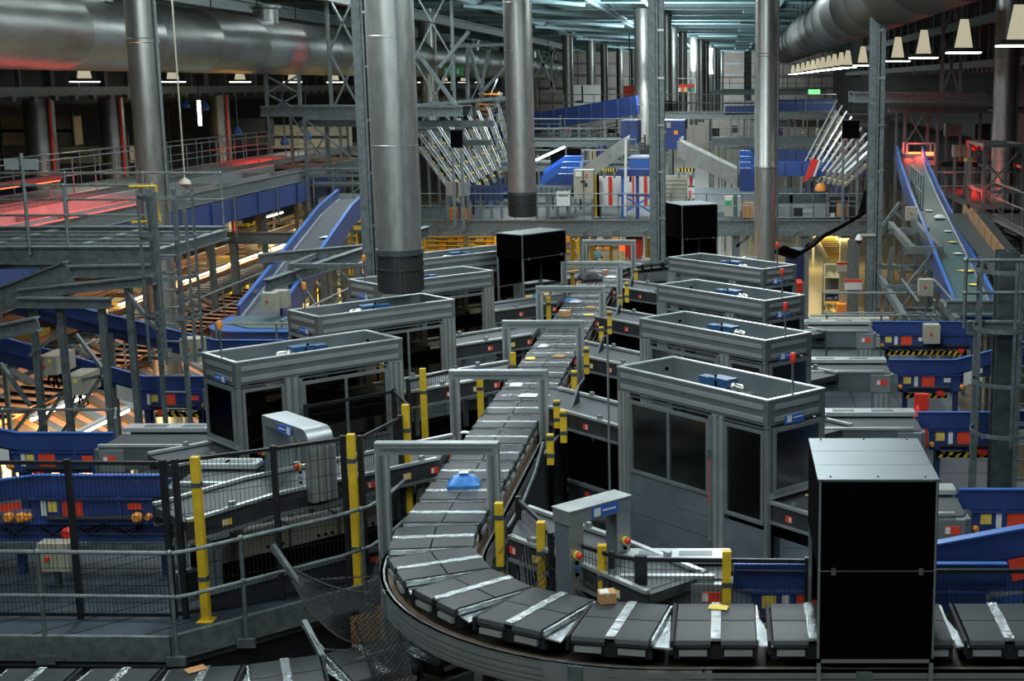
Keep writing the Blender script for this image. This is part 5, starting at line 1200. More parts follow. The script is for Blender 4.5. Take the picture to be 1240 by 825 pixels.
# ================================================================ HALL LIGHTS
def high_lamp(x, y, z, label, group, power, s=1.0, yaw=0):
    t = thing('high_bay_lamp', label, 'lamp', (x, y, z - .4), group)
    c, sn = .09 * s, .2 * s
    link('cone_housing', MB().add([(x - sn, y - .12, z - .3 * s), (x + sn, y - .12, z - .3 * s), (x + sn, y + .12, z - .3 * s), (x - sn, y + .12, z - .3 * s), (x - c, y - .06, z + .35 * s), (x + c, y - .06, z + .35 * s), (x + c, y + .06, z + .35 * s), (x - c, y + .06, z + .35 * s)],
                                  [(0, 3, 2, 1), (4, 5, 6, 7), (0, 1, 5, 4), (1, 2, 6, 5), (2, 3, 7, 6), (3, 0, 4, 7)]), 'lampcone', t)
    link('shade', MB().add([(x - .42 * s, y - .35, z - .4 * s), (x + .42 * s, y - .35, z - .4 * s), (x + .42 * s, y + .35, z - .4 * s), (x - .42 * s, y + .35, z - .4 * s), (x - .34 * s, y - .25, z - .3 * s), (x + .34 * s, y - .25, z - .3 * s), (x + .34 * s, y + .25, z - .3 * s), (x - .34 * s, y + .25, z - .3 * s)],
                           [(4, 5, 6, 7), (0, 1, 5, 4), (1, 2, 6, 5), (2, 3, 7, 6), (3, 0, 4, 7)]), 'galv', t)
    link('diffuser', MB().box(x - .38 * s, x + .38 * s, y - .3, y + .3, z - .43 * s, z - .4 * s), 'tube_w', t)
    link('hanger', MB().tube((x, y, z + .3), (x, y, 9), .02, 5), 'galv_d', t)
    if power:
        l = bpy.data.lights.new('lamp_glow', 'SPOT'); l.energy = power; l.spot_size = R(140); l.spot_blend = .6; l.shadow_soft_size = .3; l.color = (1, .95, .8)
        o = bpy.data.objects.new('lamp_glow', l); C.objects.link(o); o.location = (x, y, z - .55)
for i, (px, y) in enumerate(((1230, 33.7), (1165, 41.4), (1117, 49.7), (1086, 57.2), (1044, 71.9), (1026, 80.8), (1018, 87), (1010, 92), (1003, 98), (996, 104), (990, 110), (984, 117), (978, 124), (972, 132), (966, 142), (960, 152))):
    x = (px - 880) / 1684 * y * .985; high_lamp(x, y, 6.4 + x * .2 - .0, '%s high-bay lamp in the row below the right duct, counted from the nearest' % ORD[i], 'right row of high-bay lamps', 900 if i in (0, 2, 4, 7, 11, 15) else 0, 1.25)
for i in range(12):
    y = 40 + i * 7.6; high_lamp(-21.6, y, 6.85, '%s high-bay lamp in the row below the left duct, counted from the nearest' % ORD[i], 'left row of high-bay lamps', 500 if i % 3 == 1 else 0)
# ================================================================ CROSS MEZZANINE AND FAR HALF OF THE HALL
def pb(px0, py0, px1, py1, Y, dep):      # a box whose front face fills that pixel rectangle at distance Y
    a = aty(px0, py1, Y); b = aty(px1, py0, Y); return a.x, b.x, Y, Y + dep, a.z, b.z
t = struct('floor_cross_mezzanine', MB().box(-14.5, 6.8, 60.2, 80, .42, .5), 'galv_d')
for x0, x1 in ((-14.5, -3.2), (-2.6, 6.8)):
    link('edge_girder', MB().ibeam((x0, 60, .34), (x1, 60, .34), .25, .5, .05), 'galv', t)
    link('lower_channel', MB().bar((x0, 59.8, .0), (x1, 59.8, .0), .1, .2), 'galv', t)
for i in range(16): link('edge_bracket', MB().bar((-14 + i * 1.3, 59.7, .05), (-13.5 + i * 1.3, 59.5, .28), .06, .05), 'galv', t)
for x in (-13.8, -9.6, -6.2, .4, 3.4, 6.3):
    link('leg', MB().ibeam((x, 60.2, -4), (x, 60.2, .1), .35, .3, .05), 'galv', t)
    link('knee_brace', MB().bar((x, 60.1, -.6), (x + .8, 60.1, .05), .1), 'galv', t)
railing([(-13.6, 60.1), (-3.2, 60.1)], .6, 'steel railing along the cross mezzanine, left part', sp=1.5, r=.026, group='railings of the cross mezzanine')
railing([(-2.4, 60.1), (6.8, 60.1)], .6, 'steel railing along the cross mezzanine, right part', sp=1.5, r=.026, group='railings of the cross mezzanine')
def gbox(name, label, cat, rect, Y, dep, m, parts=(), group=None, frame=None):
    b = pb(*rect, Y, dep); t = thing(name, label, cat, ((b[0] + b[1]) / 2, Y + dep / 2, b[4]), group)
    link('body', MB().box(*b), m, t)
    for nm, r, mm in parts:
        c = pb(*r, Y - .03, .03); link(nm, MB().box(*c), mm, t)
    if frame:
        link('leg', MB().box(b[0], b[0] + .1, Y, Y + .1, frame, b[4]), 'galv', t); link('leg', MB().box(b[1] - .1, b[1], Y, Y + .1, frame, b[4]), 'galv', t)
    return t
gbox('electrical_cabinet', 'grey green electrical cabinet with a white notice, behind the cross railing', 'cabinet', (695, 206, 718, 241), 61, .8, 'beige',
     [('notice', (697, 208, 704, 214), 'white'), ('switch', (709, 211, 711, 215), 'red'), ('handle', (708, 222, 711, 226), 'dark'), ('door_seam', (706.2, 207, 706.8, 240), 'galv_d'), ('label', (703, 219, 709, 221), 'dark')], frame=.5)
gbox('partition_board', 'large white panel with red stripes, left of the blue frame', 'panel', (725, 214, 754, 250), 62, .25, 'white', [('red_stripe', (737, 214, 741, 250), 'red'), ('red_stripe', (753, 214, 754.5, 250), 'red')], frame=.5)
gbox('partition_board', 'large white panel with red stripes, behind the blue frame', 'panel', (755, 214, 790, 250), 63, .25, 'white', [('red_stripe', (766, 214, 767.6, 250), 'red'), ('red_stripe', (780, 214, 783.5, 250), 'red')], frame=.5)
gbox('ribbed_partition', 'cream ribbed panel right of the slim centre post', 'panel', (803, 213, 832, 243), 62, .3, 'cream', [('rib', (803, 213 + k * 5, 832, 213.6 + k * 5), 'beige') for k in range(1, 6)], frame=.5)
gbox('notice_stack', 'white notice boards with small red text, beside the cream panel', 'sign', (833, 212, 841, 240), 61.5, .1, 'white', [('red_mark', (835, 214, 838, 224), 'red'), ('red_mark', (834, 231, 837, 239), 'redlabel'), ('joint', (833, 225, 841, 226), 'dark')], frame=.5)
gbox('mesh_barrier', 'black tall barrier frame with yellow post between cabinet and white panel', 'frame', (719, 212, 725, 262), 61.6, .15, 'black', [('yellow_strip', (720, 212, 722.3, 262), 'yellow')])
t = thing('blue_gantry', 'blue steel frame with crossed braces in front of the white panels', 'frame', (-3.6, 61, .5))
A = aty(754, 209, 61); B = aty(790, 262, 61)
for x in (A.x, (A.x + B.x) / 2 + .0, B.x): link('leg', MB().bar((x, 61, .5), (x, 61, A.z), .14), 'blue_l' if x == A.x else 'blue', t)
link('beam', MB().bar((A.x - .2, 61, A.z), (B.x + .2, 61, A.z), .3, .3).bar((A.x - .2, 61, A.z - 1.0), (B.x, 61, A.z - 1.0), .08), 'blue', t)
link('cross_brace', MB().bar((A.x, 60.95, A.z - 1.0), (B.x, 60.95, .8), .07).bar((B.x, 60.93, A.z - 1.0), (A.x, 60.93, .8), .07), 'blue_l', t)
for i, px in enumerate((757, 789)):
    p = aty(px, 262, 60.6); q = aty(px + 1, 170, 60.6); single('white_pole', MB().tube(p, q, .06), 'white', 'slim white pole in front of the blue frame, %s' % ('left one' if i == 0 else 'right one'), 'pole', 'white poles')
# silver V chutes
def vchute(P, Q, wd, label, hgt=.75):
    P = Vector(P); Q = Vector(Q); t = thing('parcel_slide', label, 'chute', (P + Q) / 2 - Vector((0, 0, 1)), 'silver parcel slides'); o = Vector((0, wd, 0)); u = Vector((0, 0, hgt))
    link('side_wall', MB().add([P, Q, Q + u, P + u, P + Vector((0, .06, 0)), Q + Vector((0, .06, 0)), Q + u + Vector((0, .06, 0)), P + u + Vector((0, .06, 0))], [(0, 1, 2, 3), (4, 7, 6, 5), (3, 2, 6, 7), (0, 4, 5, 1), (0, 3, 7, 4), (1, 5, 6, 2)]), 'steel', t)
    link('side_wall', MB().add([P + o, Q + o, Q + u + o, P + u + o, P + o + Vector((0, .06, 0)), Q + o + Vector((0, .06, 0)), Q + u + o + Vector((0, .06, 0)), P + u + o + Vector((0, .06, 0))], [(0, 1, 2, 3), (4, 7, 6, 5), (3, 2, 6, 7), (0, 4, 5, 1), (0, 3, 7, 4), (1, 5, 6, 2)]), 'steel', t)
    for k in range(5):
        a = Vector((0, .06 + (wd - .06) * k / 5, hgt * .75)); b = Vector((0, .06 + (wd - .06) * (k + .82) / 5, hgt * .75))
        link('lane', MB().add([P + a, Q + a, Q + b, P + b, P + a - Vector((0, 0, .05)), Q + a - Vector((0, 0, .05)), Q + b - Vector((0, 0, .05)), P + b - Vector((0, 0, .05))], [(0, 1, 2, 3), (4, 7, 6, 5), (0, 4, 5, 1), (3, 2, 6, 7)]), 'alu_light', t)
    return t
p, q = aty(757, 186, 64), aty(706, 222, 64); vchute(q, p, 3.2, 'silver parcel slide dropping to the left behind the centre duct')
p, q = aty(820, 190, 64), aty(893, 226, 64); vchute(p, q, 3.2, 'silver parcel slide dropping to the right, right of the slim centre post')
for (a, b, lb) in (((650, 238), (698, 208), 'blue stepped slide end left of the grey cabinet'), ((896, 232), (918, 204), 'blue stepped slide end left of the right round column')):
    x0, x1, _, _, z0, z1 = pb(a[0], b[1], b[0], a[1], 62.5, 1)
    t = thing('slide_end', lb, 'chute', ((x0 + x1) / 2, 64, z0), 'blue slide ends')
    for k in range(4):
        m = MB((0, 62.5 + k * .8, 0)); sl = [(x0, z0), (x1, z0), (x1, z1 - .1), (x0 + (x1 - x0) * .55, z1 - .1), (x0, z0 + .35)] if a[0] < 800 else [(x0, z0), (x1, z0), (x1, z1 - .45), (x0 + (x1 - x0) * .6, z1), (x0, z1)]
        link('step_plate', m.side([(x, z + k * .22) for x, z in sl], 0, .7), 'blue' if k == 0 else 'blue_l', t)
for i, (px0, px1, lb) in enumerate(((730, 745, 'above the left white panel'), (821, 841, 'above the cream ribbed panel'))):
    gbox('hazard_board', 'yellow and black striped beam %s' % lb, 'beam', (px0, 204, px1, 208), 61.2, .2, 'black', [('yellow_stripe', (px0 + k * (px1 - px0) / 5, 204, px0 + (k + .5) * (px1 - px0) / 5, 208), 'yellow_l') for k in range(5)], frame=2.3)
# blue machine and long blue conveyor high up
gbox('blue_machine', 'blue machine housing with labels right of the slim centre post', 'machine', (800, 146, 829, 181), 72, 3, 'blue', [('grey_label', (807, 148, 812, 155), 'beige'), ('orange_label', (816, 158, 821, 163), 'orange'), ('yellow_label', (803, 158, 806, 162), 'yellow_l'), ('blue_label', (825, 165, 828, 168), 'white'), ('dial', (803, 167, 805, 169), 'redlabel')], group='blue machine housings', frame=.5)
gbox('blue_machine', 'blue machine housing behind the centre air duct', 'machine', (752, 146, 772, 174), 72, 3, 'blue', [('seam', (760, 146, 760.6, 174), 'blue_d')], group='blue machine housings', frame=.5)
gbox('blue_hopper', 'flat topped pale blue hopper below the centre air duct', 'machine', (762, 190, 792, 208), 63, 2, 'blue_l', [('rim', (760, 190, 794, 192), 'alu_light')], frame=2)
def bgconv(px0, py0, px1, py1, Y0, Y1, label, h=.8, wd=1.2, m='blue', legz=.5):
    p = aty(px0, py0, Y0); q = aty(px1, py1, Y1); t = thing('long_conveyor', label, 'conveyor', (p + q) / 2 - Vector((0, 0, h)), 'long conveyors in the far hall')
    d = Vector((0, wd, 0))
    link('side_plate', MB().bar(p, q, .06, h), m, t); link('side_plate', MB().bar(p + d, q + d, .06, h), m, t); link('belt', MB().bar(p + d / 2, q + d / 2, wd - .1, .06), 'belt_i', t)
    n = 8
    for k in range(n):
        c = p.lerp(q, (k + .5) / n); link('plate_rib', MB().bar(c + Vector((0, -.05, -h / 2)), c + Vector((0, -.05, h / 2)), .06), 'blue_d' if m == 'blue' else 'galv_d', t)
        if k % 2: link('leg', MB().bar((c.x, c.y, legz), (c.x, c.y, c.z - h / 2), .12), 'galv', t)
    return t
bgconv(578, 160, 650, 148, 92, 88, 'blue high-level conveyor seen left of the second air duct', 1.4)
bgconv(648, 148, 772, 127, 88, 84, 'long blue conveyor climbing to the right between second and centre air ducts', 1.1)
bgconv(878, 134, 916, 133, 92, 92, 'short blue band above the far catwalk, left of the right round column', .55)
bgconv(942, 129, 1012, 128, 95, 95, 'blue high-level conveyor right of the right round column', .9)
bgconv(585, 141, 640, 140, 98, 98, 'upper blue conveyor far behind the second air duct', .5)
bgconv(900, 205, 1060, 205, 70, 70, 'blue conveyor line just above the cross railing on the right', .7, legz=.5)
bgconv(560, 235, 610, 235, 61.5, 61.5, 'dark blue conveyor behind the cross railing under the roller banks', .6, m='blue_d', legz=.5)
bgconv(905, 188, 1010, 190, 76, 76, 'blue machinery line with orange edge at mid height on the right', .6, legz=.5)
bgconv(640, 232, 690, 232, 61.2, 61.2, 'grey conveyor behind the cross railing next to the second air duct', .4, m='panel', legz=.5)
# parallel inclined roller lanes, left and right
def lane_bank(n, f0, label, group):
    for i in range(n):
        P, Q = f0(i); P = Vector(P); Q = Vector(Q)
        t = thing('roller_lane', label % ORD[i], 'chute', Q, group)
        for k, dy in enumerate((0, .55)):
            o = Vector((0, dy, 0))
            link('side_tube', MB().tube(P + o + Vector((0, 0, .55)), Q + o + Vector((0, 0, .55)), .035, 6), 'alu', t)
            link('side_rail', MB().bar(P + o, Q + o, .04, .1), 'alu', t)
        link('roller_bed', MB().bar(P + Vector((0, .27, -.04)), Q + Vector((0, .27, -.04)), .42, .04), 'belt_i', t)
        for k in range(5):
            c = P.lerp(Q, (k + .5) / 5)
            link('upright', MB().tube(c, c + Vector((0, 0, .55)), .025, 5), 'alu', t)
            link('stopper', MB().box(c.x - .12, c.x + .12, c.y + .1, c.y + .4, c.z, c.z + .07), 'yellow_l', t)
        link('end_leg', MB().bar((Q.x, Q.y, .5), (Q.x, Q.y, Q.z), .1), 'blue', t); link('end_leg', MB().bar((P.x, P.y, .5), (P.x, P.y, P.z), .1), 'galv', t)
lane_bank(9, lambda i: (aty(506 + i * 12, 178 - i * 5, 60 + i * 1.6), aty(556 + i * 8.5, 246 - i * 5, 60 + i * 1.6)), '%s inclined roller lane of the left bank, counted from the nearest', 'left bank of inclined roller lanes')
lane_bank(9, lambda i: (aty(1062 - i * 6, 190 - i * 7, 61 + i * 1.8), aty(1022 - i * 6.5, 226 - i * 1, 61 + i * 1.8)), '%s inclined roller lane of the right bank, counted from the nearest', 'right bank of inclined roller lanes')
# yellow-edged steel stair left of second duct
t = thing('steel_stair', 'steep steel stair with yellow treads right of the hanging gantry', 'stair', aty(560, 175, 76))
p, q = aty(552, 185, 76), aty(586, 112, 76)
for dx in (0, .9): link('stringer', MB().bar(p + Vector((dx, 0, 0)), q + Vector((dx, 0, 0)), .08, .25), 'galv', t); link('hand_tube', MB().tube(p + Vector((dx, 0, 1)), q + Vector((dx, 0, 1)), .04), 'galv', t)
for k in range(12):
    c = p.lerp(q, (k + .5) / 12); link('tread', MB().box(c.x, c.x + .9, c.y - .15, c.y + .15, c.z, c.z + .08), 'orange', t)
# dark loudspeakers / screens
gbox('dark_screen', 'black hanging box in front of the left roller lanes', 'screen', (546, 157, 559, 179), 58, .25, 'black', [('rim', (546, 157, 559, 157.8), 'galv_d')], frame=.5)
gbox('dark_screen', 'black hanging box left of the right slim post', 'screen', (1020, 145, 1041, 168), 58, .25, 'black', [('rim', (1020, 145, 1041, 146), 'galv_d')], frame=.5)
gbox('dark_screen', 'wide black panel under a tilted light bar, right of the second air duct', 'screen', (667, 180, 703, 201), 66, .2, 'black', [('pole', (685, 180, 686, 201), 'galv_d')], frame=.5)
p, q = aty(649, 194, 65), aty(684, 178, 65); tube_light(p, q, 'tilted white light bar right of the second air duct', 'tube_w', 80, (1, 1, 1), group=None)
gbox('grey_box', 'pair of grey control boxes at left end of the cross railing', 'cabinet', (540, 221, 567, 237), 59.6, .4, 'alu', [('seam', (553, 221, 554, 237), 'dark')], frame=.5)
gbox('orange_tarp', 'orange yellow folded covers behind the cross railing at left', 'cover', (543, 253, 568, 268), 61, .8, 'orange', [('fold', (554, 253, 555, 268), 'card')])
gbox('fan_box', 'white machine box beside the grey cabinet', 'machine', (674, 232, 690, 250), 61, .6, 'white', [('slot', (676, 236, 688, 237), 'alu_dark')], frame=.5)
gbox('teal_crate', 'stack of teal and white crates right of the far black cabinet', 'crate', (877, 238, 896, 262), 60.8, .6, 'cream', [('teal_face', (888, 236, 893, 262), 'belt_g'), ('green_face', (878, 244, 886, 248), 'green'), ('white_face', (878, 237, 886, 243), 'white')])
gbox('wood_crate', 'wooden slatted crate left of the right round column', 'crate', (898, 246, 912, 264), 60.8, .6, 'card', [('slat_gap', (902, 246, 902.6, 264), 'brown'), ('slat_gap', (907, 246, 907.6, 264), 'brown')])
gbox('machine_table', 'grey panelled machine behind the right cross railing', 'machine', (940, 246, 1004, 263), 61, .8, 'alu', [('dark_bay', (961, 252, 972, 262), 'dark'), ('white_tray', (972, 254, 985, 258), 'alu_light'), ('dark_top', (940, 236, 1000, 246), 'galv_d'), ('post', (956, 233, 960, 263), 'galv'), ('post', (999, 233, 1003, 263), 'galv')])
gbox('machine_table', 'dark cluttered machine at right end of the cross railing', 'machine', (1005, 238, 1040, 262), 61.2, .8, 'dark', [('card_box', (1013, 246, 1028, 262), 'card'), ('white_box', (1004, 258, 1011, 263), 'white'), ('pipe', (1006, 243, 1036, 245), 'steel')])
t = thing('orange_dome', 'orange dome light on the right cross mezzanine machine', 'lamp', aty(994, 231, 61)); p = aty(994, 231, 61)
link('dome', MB().lathe(p.x, 61, [(.26, p.z), (.25, p.z + .15), (.15, p.z + .3), (.02, p.z + .34)], 12), 'orange', t)
t = thing('hi_vis_vest', 'red and white safety vest hanging by the right roller lanes', 'vest', aty(980, 215, 61)); p = aty(980, 222, 61)
link('cloth', MB().side([(p.x - .3, p.z), (p.x + .1, p.z + .3), (p.x + .4, p.z + 1.0), (p.x + .1, p.z + 1.1), (p.x - .1, p.z + .5)], 61, 61.1), 'red', t); link('white_band', MB().side([(p.x + .15, p.z + .3), (p.x + .25, p.z + .3), (p.x + .5, p.z + 1.0), (p.x + .42, p.z + 1.05)], 60.97, 61), 'white', t)
# black cable sagging from the right mezzanine
t = thing('cable_bundle', 'thick black cable bundle sagging from the right mezzanine to the cabins', 'cable', (3, 52, 0))
P = [aty(1048, 232, 58), aty(1040, 262, 57), aty(1015, 277, 55), aty(990, 290, 52), aty(977, 302, 50), aty(960, 312, 48), aty(940, 305, 46)]
for k in range(4): link('cable', MB().path([v + Vector((.08 * k, 0, .05 * k)) for v in P], .07, 6), 'black', t)
# catwalks of the far hall
for i, (px0, px1, py, Y, gap, lb) in enumerate(((560, 770, 202, 70, 1, 'mid-height catwalk behind the second air duct'), (640, 772, 173, 80, 1, 'second catwalk up behind the second air duct'), (610, 1012, 140, 92, 1, 'long high catwalk crossing behind the centre duct'),
        (862, 1016, 172, 82, 1, 'right catwalk above the blue machinery'), (930, 1060, 150, 98, 1, 'highest right catwalk near the end of the hall'), (480, 600, 122, 104, 1, 'far left catwalk just under the roof lights'), (860, 1000, 112, 130, 1, 'farthest catwalk before the end wall'))):
    p = aty(px0, py, Y); q = aty(px1, py, Y); t = thing('far_catwalk', lb, 'platform', ((p.x + q.x) / 2, Y, p.z), 'catwalks of the far hall')
    link('beam', MB().ibeam(p, q, .3, .45, .06), 'galv', t); link('grating', MB().box(p.x, q.x, Y, Y + 1.4, p.z + .22, p.z + .26), 'galv_d', t); link('beam', MB().ibeam(p + Vector((0, 1.4, 0)), q + Vector((0, 1.4, 0)), .2, .4, .05), 'galv', t)
    railing([(p.x, Y, p.z + .25), (q.x, Y, p.z + .25)], 0, '', h=1.1, sp=1.9, r=.03, par=t)
    n = max(2, int((q.x - p.x) / 5))
    for k in range(n + 1):
        x = p.x + (q.x - p.x) * k / n; link('leg', MB().bar((x, Y + .3, -4), (x, Y + .3, p.z), .25), 'galv', t)
# hanging gantries
def gantry(px0, px1, py, Y, label, trusses, zts=None):
    p = aty(px0, py, Y); q = aty(px1, py, Y); t = thing('hanging_gantry', label, 'gantry', ((p.x + q.x) / 2, Y, p.z), 'hanging gantries')
    link('deck_beam', MB().ibeam(p, q, .3, .42, .05), 'galv', t); link('deck_beam', MB().ibeam(p + Vector((0, 2.2, 0)), q + Vector((0, 2.2, 0)), .3, .42, .05), 'galv', t); link('grating', MB().box(p.x, q.x, Y, Y + 2.2, p.z + .2, p.z + .24), 'galv_d', t)
    link('lower_tray', MB().bar(p + Vector((1.5, .3, -.5)), q + Vector((1.2, .3, -.5)), .5, .25), 'galv_d', t)
    for ti, (a, b) in enumerate(trusses):
        A_ = aty(a, py, Y); B_ = aty(b, py, Y); zt = zts[ti] if zts else 10.8
        link('hanger', MB().ibeam((A_.x, Y, A_.z), (A_.x, Y, zt), .13, .13, .03), 'galv', t); link('hanger', MB().ibeam((B_.x, Y, A_.z), (B_.x, Y, zt), .13, .13, .03), 'galv', t)
        zm = (A_.z + zt) / 2
        for (u, v, z0, z1) in ((A_.x, B_.x, A_.z, zm), (B_.x, A_.x, A_.z, zm), (A_.x, B_.x, zm, zt), (B_.x, A_.x, zm, zt)): link('brace', MB().bar((u, Y, z0), (v, Y, z1), .075), 'galv', t)
    return t
gantry(316, 560, 135, 58, 'hanging steel gantry crossing left of the biggest duct', ((402, 438), (324, 364)), zts=(10.0, 6.7))
gantry(1033, 1206, 118, 58, 'hanging steel gantry on the right under the high-bay lamps', ((1140, 1162),))
gantry(500, 562, 160, 66, 'short hanging gantry behind the biggest duct', ((505, 552),))
t = thing('roof_truss', 'light steel lattice brackets under the roof between first and second air ducts', 'truss', (-12, 70, 8))
for a, b, c, d, Y in ((505, 62, 552, 128, 60), (532, 82, 568, 38, 64), (566, 52, 566, 120, 72), (568, 54, 580, 100, 72), (592, 60, 582, 110, 72), (580, 115, 612, 82, 72), (548, 60, 548, 110, 70), (650, 60, 672, 112, 96), (668, 55, 668, 112, 96), (672, 58, 650, 90, 96)):
    link('strut', MB().bar(aty(a, b, Y), aty(c, d, Y), .16), 'galv', t)
link('chord', MB().bar(aty(500, 128, 66), aty(620, 118, 66), .15), 'galv', t); link('chord', MB().bar(aty(545, 56, 70), aty(612, 54, 70), .15), 'galv', t)
# signs
gbox('hanging_sign', 'red hanging sign with darker top band left of the centre duct', 'sign', (755, 104, 772, 118), 100, .1, 'red', [('dark_band', (755, 104, 772, 110), 'redlabel'), ('white_card', (768, 111, 772, 123), 'white'), ('bar', (754, 95, 772, 96), 'alu_light'), ('hanger', (762, 40, 762.6, 105), 'galv_d')])
gbox('hanging_sign', 'red hanging sign above a row of coloured squares, right of centre post', 'sign', (821, 102, 841, 106), 90, .1, 'red', [('white_square', (821, 106, 824.5, 111.5), 'white'), ('red_square', (824.5, 106, 828, 111.5), 'redlabel'), ('yellow_square', (828, 106, 832, 111.5), 'yellow_l'), ('blue_square', (833, 106, 837, 111), 'blue'), ('green_square', (837, 106, 841, 111), 'green'), ('bar', (821, 94.5, 842, 95.5), 'alu_light'), ('rod', (841.6, 95, 842.4, 112), 'alu_light'), ('hanger', (830, 50, 830.6, 103), 'galv_d')])
for px, py, Y, lb in ((986, 112, 120, 'green exit sign near the end wall on the right'), (549, 87, 74, 'dark green exit sign hanging left of the second air duct')):
    p = aty(px, py, Y); t = thing('exit_sign', lb, 'sign', p); link('box', MB().box(p.x - .5, p.x + .5, Y, Y + .1, p.z - .2, p.z + .25), 'exit' if px > 900 else 'green', t)
    link('hanger', MB().bar((p.x, Y + .05, p.z + .2), (p.x, Y + .05, 11.2), .04), 'galv_d', t)
    for k in range(4): link('letter', MB().box(p.x - .4 + k * .2, p.x - .32 + k * .2, Y - .02, Y, p.z - .1, p.z + .14), 'white', t)
gbox('partition_board', 'tall white wall panel with a black bracket between distant ducts', 'panel', (695, 103, 727, 131), 118, .2, 'white', [('bracket_bar', (697, 122, 706, 124), 'dark'), ('bracket_arm', (704.5, 104, 706, 124), 'dark')], frame=-4)
gbox('cream_wall', 'cream wall section seen behind the second air duct', 'panel', (588, 106, 650, 140), 140, .2, 'cream', [('joint', (600 + k * 12, 106, 600.6 + k * 12, 140), 'beige') for k in range(4)], frame=-4)  # cream panel with beige joints
gbox('mesh_tower', 'dark ladder tower against the end wall', 'frame', (901, 62, 910, 122), 190, .5, 'galv_d', [('rung', (901, 64 + k * 6, 910, 65 + k * 6), 'dark') for k in range(9)], frame=-4)
# ground floor seen under the mezzanine: racks, cages, workers
def yrack(px0, py0, px1, py1, Y, label, m='yellow', n=4):
    x0, x1, y0, y1, z0, z1 = pb(px0, py0, px1, py1, Y, 1.0); t = thing('storage_rack', label, 'rack', ((x0 + x1) / 2, Y, -4), 'racks on the ground floor')
    for x in (x0, x1):
        for y in (y0, y1): link('upright', MB().bar((x, y, -4), (x, y, z1), .1), m, t)
    for k in range(n):
        z = z0 + (z1 - z0) * (k + .5) / n; link('shelf', MB().box(x0, x1, y0, y1, z, z + .06), m, t)
        q = x0 + .15; j = 0
        while q < x1 - .5:
            if (j + k) % 3: link('carton', MB().box(q, q + .42, y0 + .1, y1 - .2, z + .06, z + .06 + .3 * (z1 - z0) / n * 1.6), ('card', 'cream', 'beige', 'orange')[(j * 3 + k) % 4], t)
            q += .5; j += 1
for a in ((640, 288, 700, 332, 84, 'yellow rack behind the three furthest portals, left part'), (700, 290, 760, 330, 88, 'yellow rack behind the furthest portal'), (445, 285, 505, 320, 70, 'yellow rack left of the third left cabin'), (515, 285, 600, 306, 72, 'yellow rack above the furthest left cabin'),
          (833, 280, 848, 310, 70, 'yellow ladder rack seen through the far black cabinet'), (320, 268, 360, 300, 78, 'yellow rack under the cross beam at left'), (220, 270, 300, 305, 74, 'yellow rack under the blue line at left'), (365, 268, 425, 300, 76, 'yellow rack left of the long incline top')): yrack(*a)
for i in range(9): single('yellow_stanchion', MB().box(-9.2 + i * .9, -9.05 + i * .9, 66, 66.15, -4, -.9), 'yellow', 'yellow upright on the ground floor behind the portals, %s from the left' % ORD[i], 'post', 'yellow ground floor uprights')
gbox('red_cart', 'red bin on the ground floor right of the furthest portal', 'bin', (757, 290, 777, 312), 60.5, 1, 'red', [('rim', (757, 290, 777, 292), 'redlabel'), ('bracket', (766, 292, 768, 300), 'alu_light')], frame=-4)
gbox('red_cart', 'red bin seen inside the furthest portal frame', 'bin', (758 - 8, 296, 757, 304), 72, 1, 'redlabel', [('rim', (750, 296, 757, 297), 'red')], frame=-4)
gbox('blue_drum', 'dark blue hanging bin left of the ground floor cage', 'bin', (952, 304, 974, 340), 52, 1.2, 'blue_d', [('rim', (951, 303, 975, 305), 'blue')], frame=-4)
gbox('red_cart', 'dark red bin behind the third right cabin', 'bin', (950, 343, 972, 355), 50, 1, 'red', [('rim', (950, 343, 972, 344.5), 'redlabel')], frame=-4)
t = thing('roll_cage', 'grey roll cage holding blue sacks on the ground floor', 'cage', aty(1007, 358, 64))
x0, x1, y0, y1, z0, z1 = pb(998, 320, 1019, 357, 64, 1.0); z0 = -3.7
for x in (x0, x1):
    for y in (y0, y1): link('upright', MB().bar((x, y, z0 - .1), (x, y, z1), .06), 'alu_light', t); link('castor', MB().lathe_axis((x - .03, y, -3.9), (1, 0, 0), [(.1, 0), (.1, .06)], 10), 'dark', t)
for k in range(4): link('side_bar', MB().bar((x0, y0, z0 + (z1 - z0) * k / 3), (x1, y0, z0 + (z1 - z0) * k / 3), .05).bar((x1, y0, z0 + (z1 - z0) * k / 3), (x1, y1, z0 + (z1 - z0) * k / 3), .05), 'alu_light', t)
link('base', MB().box(x0, x1, y0, y1, z0, z0 + .08), 'yellow', t); link('back_sheet', MB().box(x0, x1, y1 - .03, y1, z0, z1), 'panel', t)
for k, (dx, dz) in enumerate(((.05, .1), (.35, .12), (.15, .35), (.08, 1.2), (.4, 1.15))): pouch(x0 + dx + .2, y0 + .4, z0 + dz, .45, .5, .3, k, 'panel_in' if k > 2 else 'blue_d', 'blue grey sack in the roll cage, %s from the bottom' % ORD[k], 'sack', group='sacks in the roll cage')
for i, (px, py, Y) in enumerate(((1022, 366, 61.5), (1030, 386, 56))):
    p = aty(px, py, Y); t = thing('column_guard', 'orange foot guard of a steel column, %s' % ('beside the roll cage' if i == 0 else 'above the cream bins'), 'guard', (p.x, Y, -4), 'orange column guards'); link('guard', MB().box(p.x - .32, p.x + .32, Y - .3, Y + .3, -4, -3.3 if i == 0 else -3.5), 'orange', t); link('band', MB().box(p.x - .34, p.x + .34, Y - .32, Y + .32, -3.7, -3.62), 'redlabel', t)
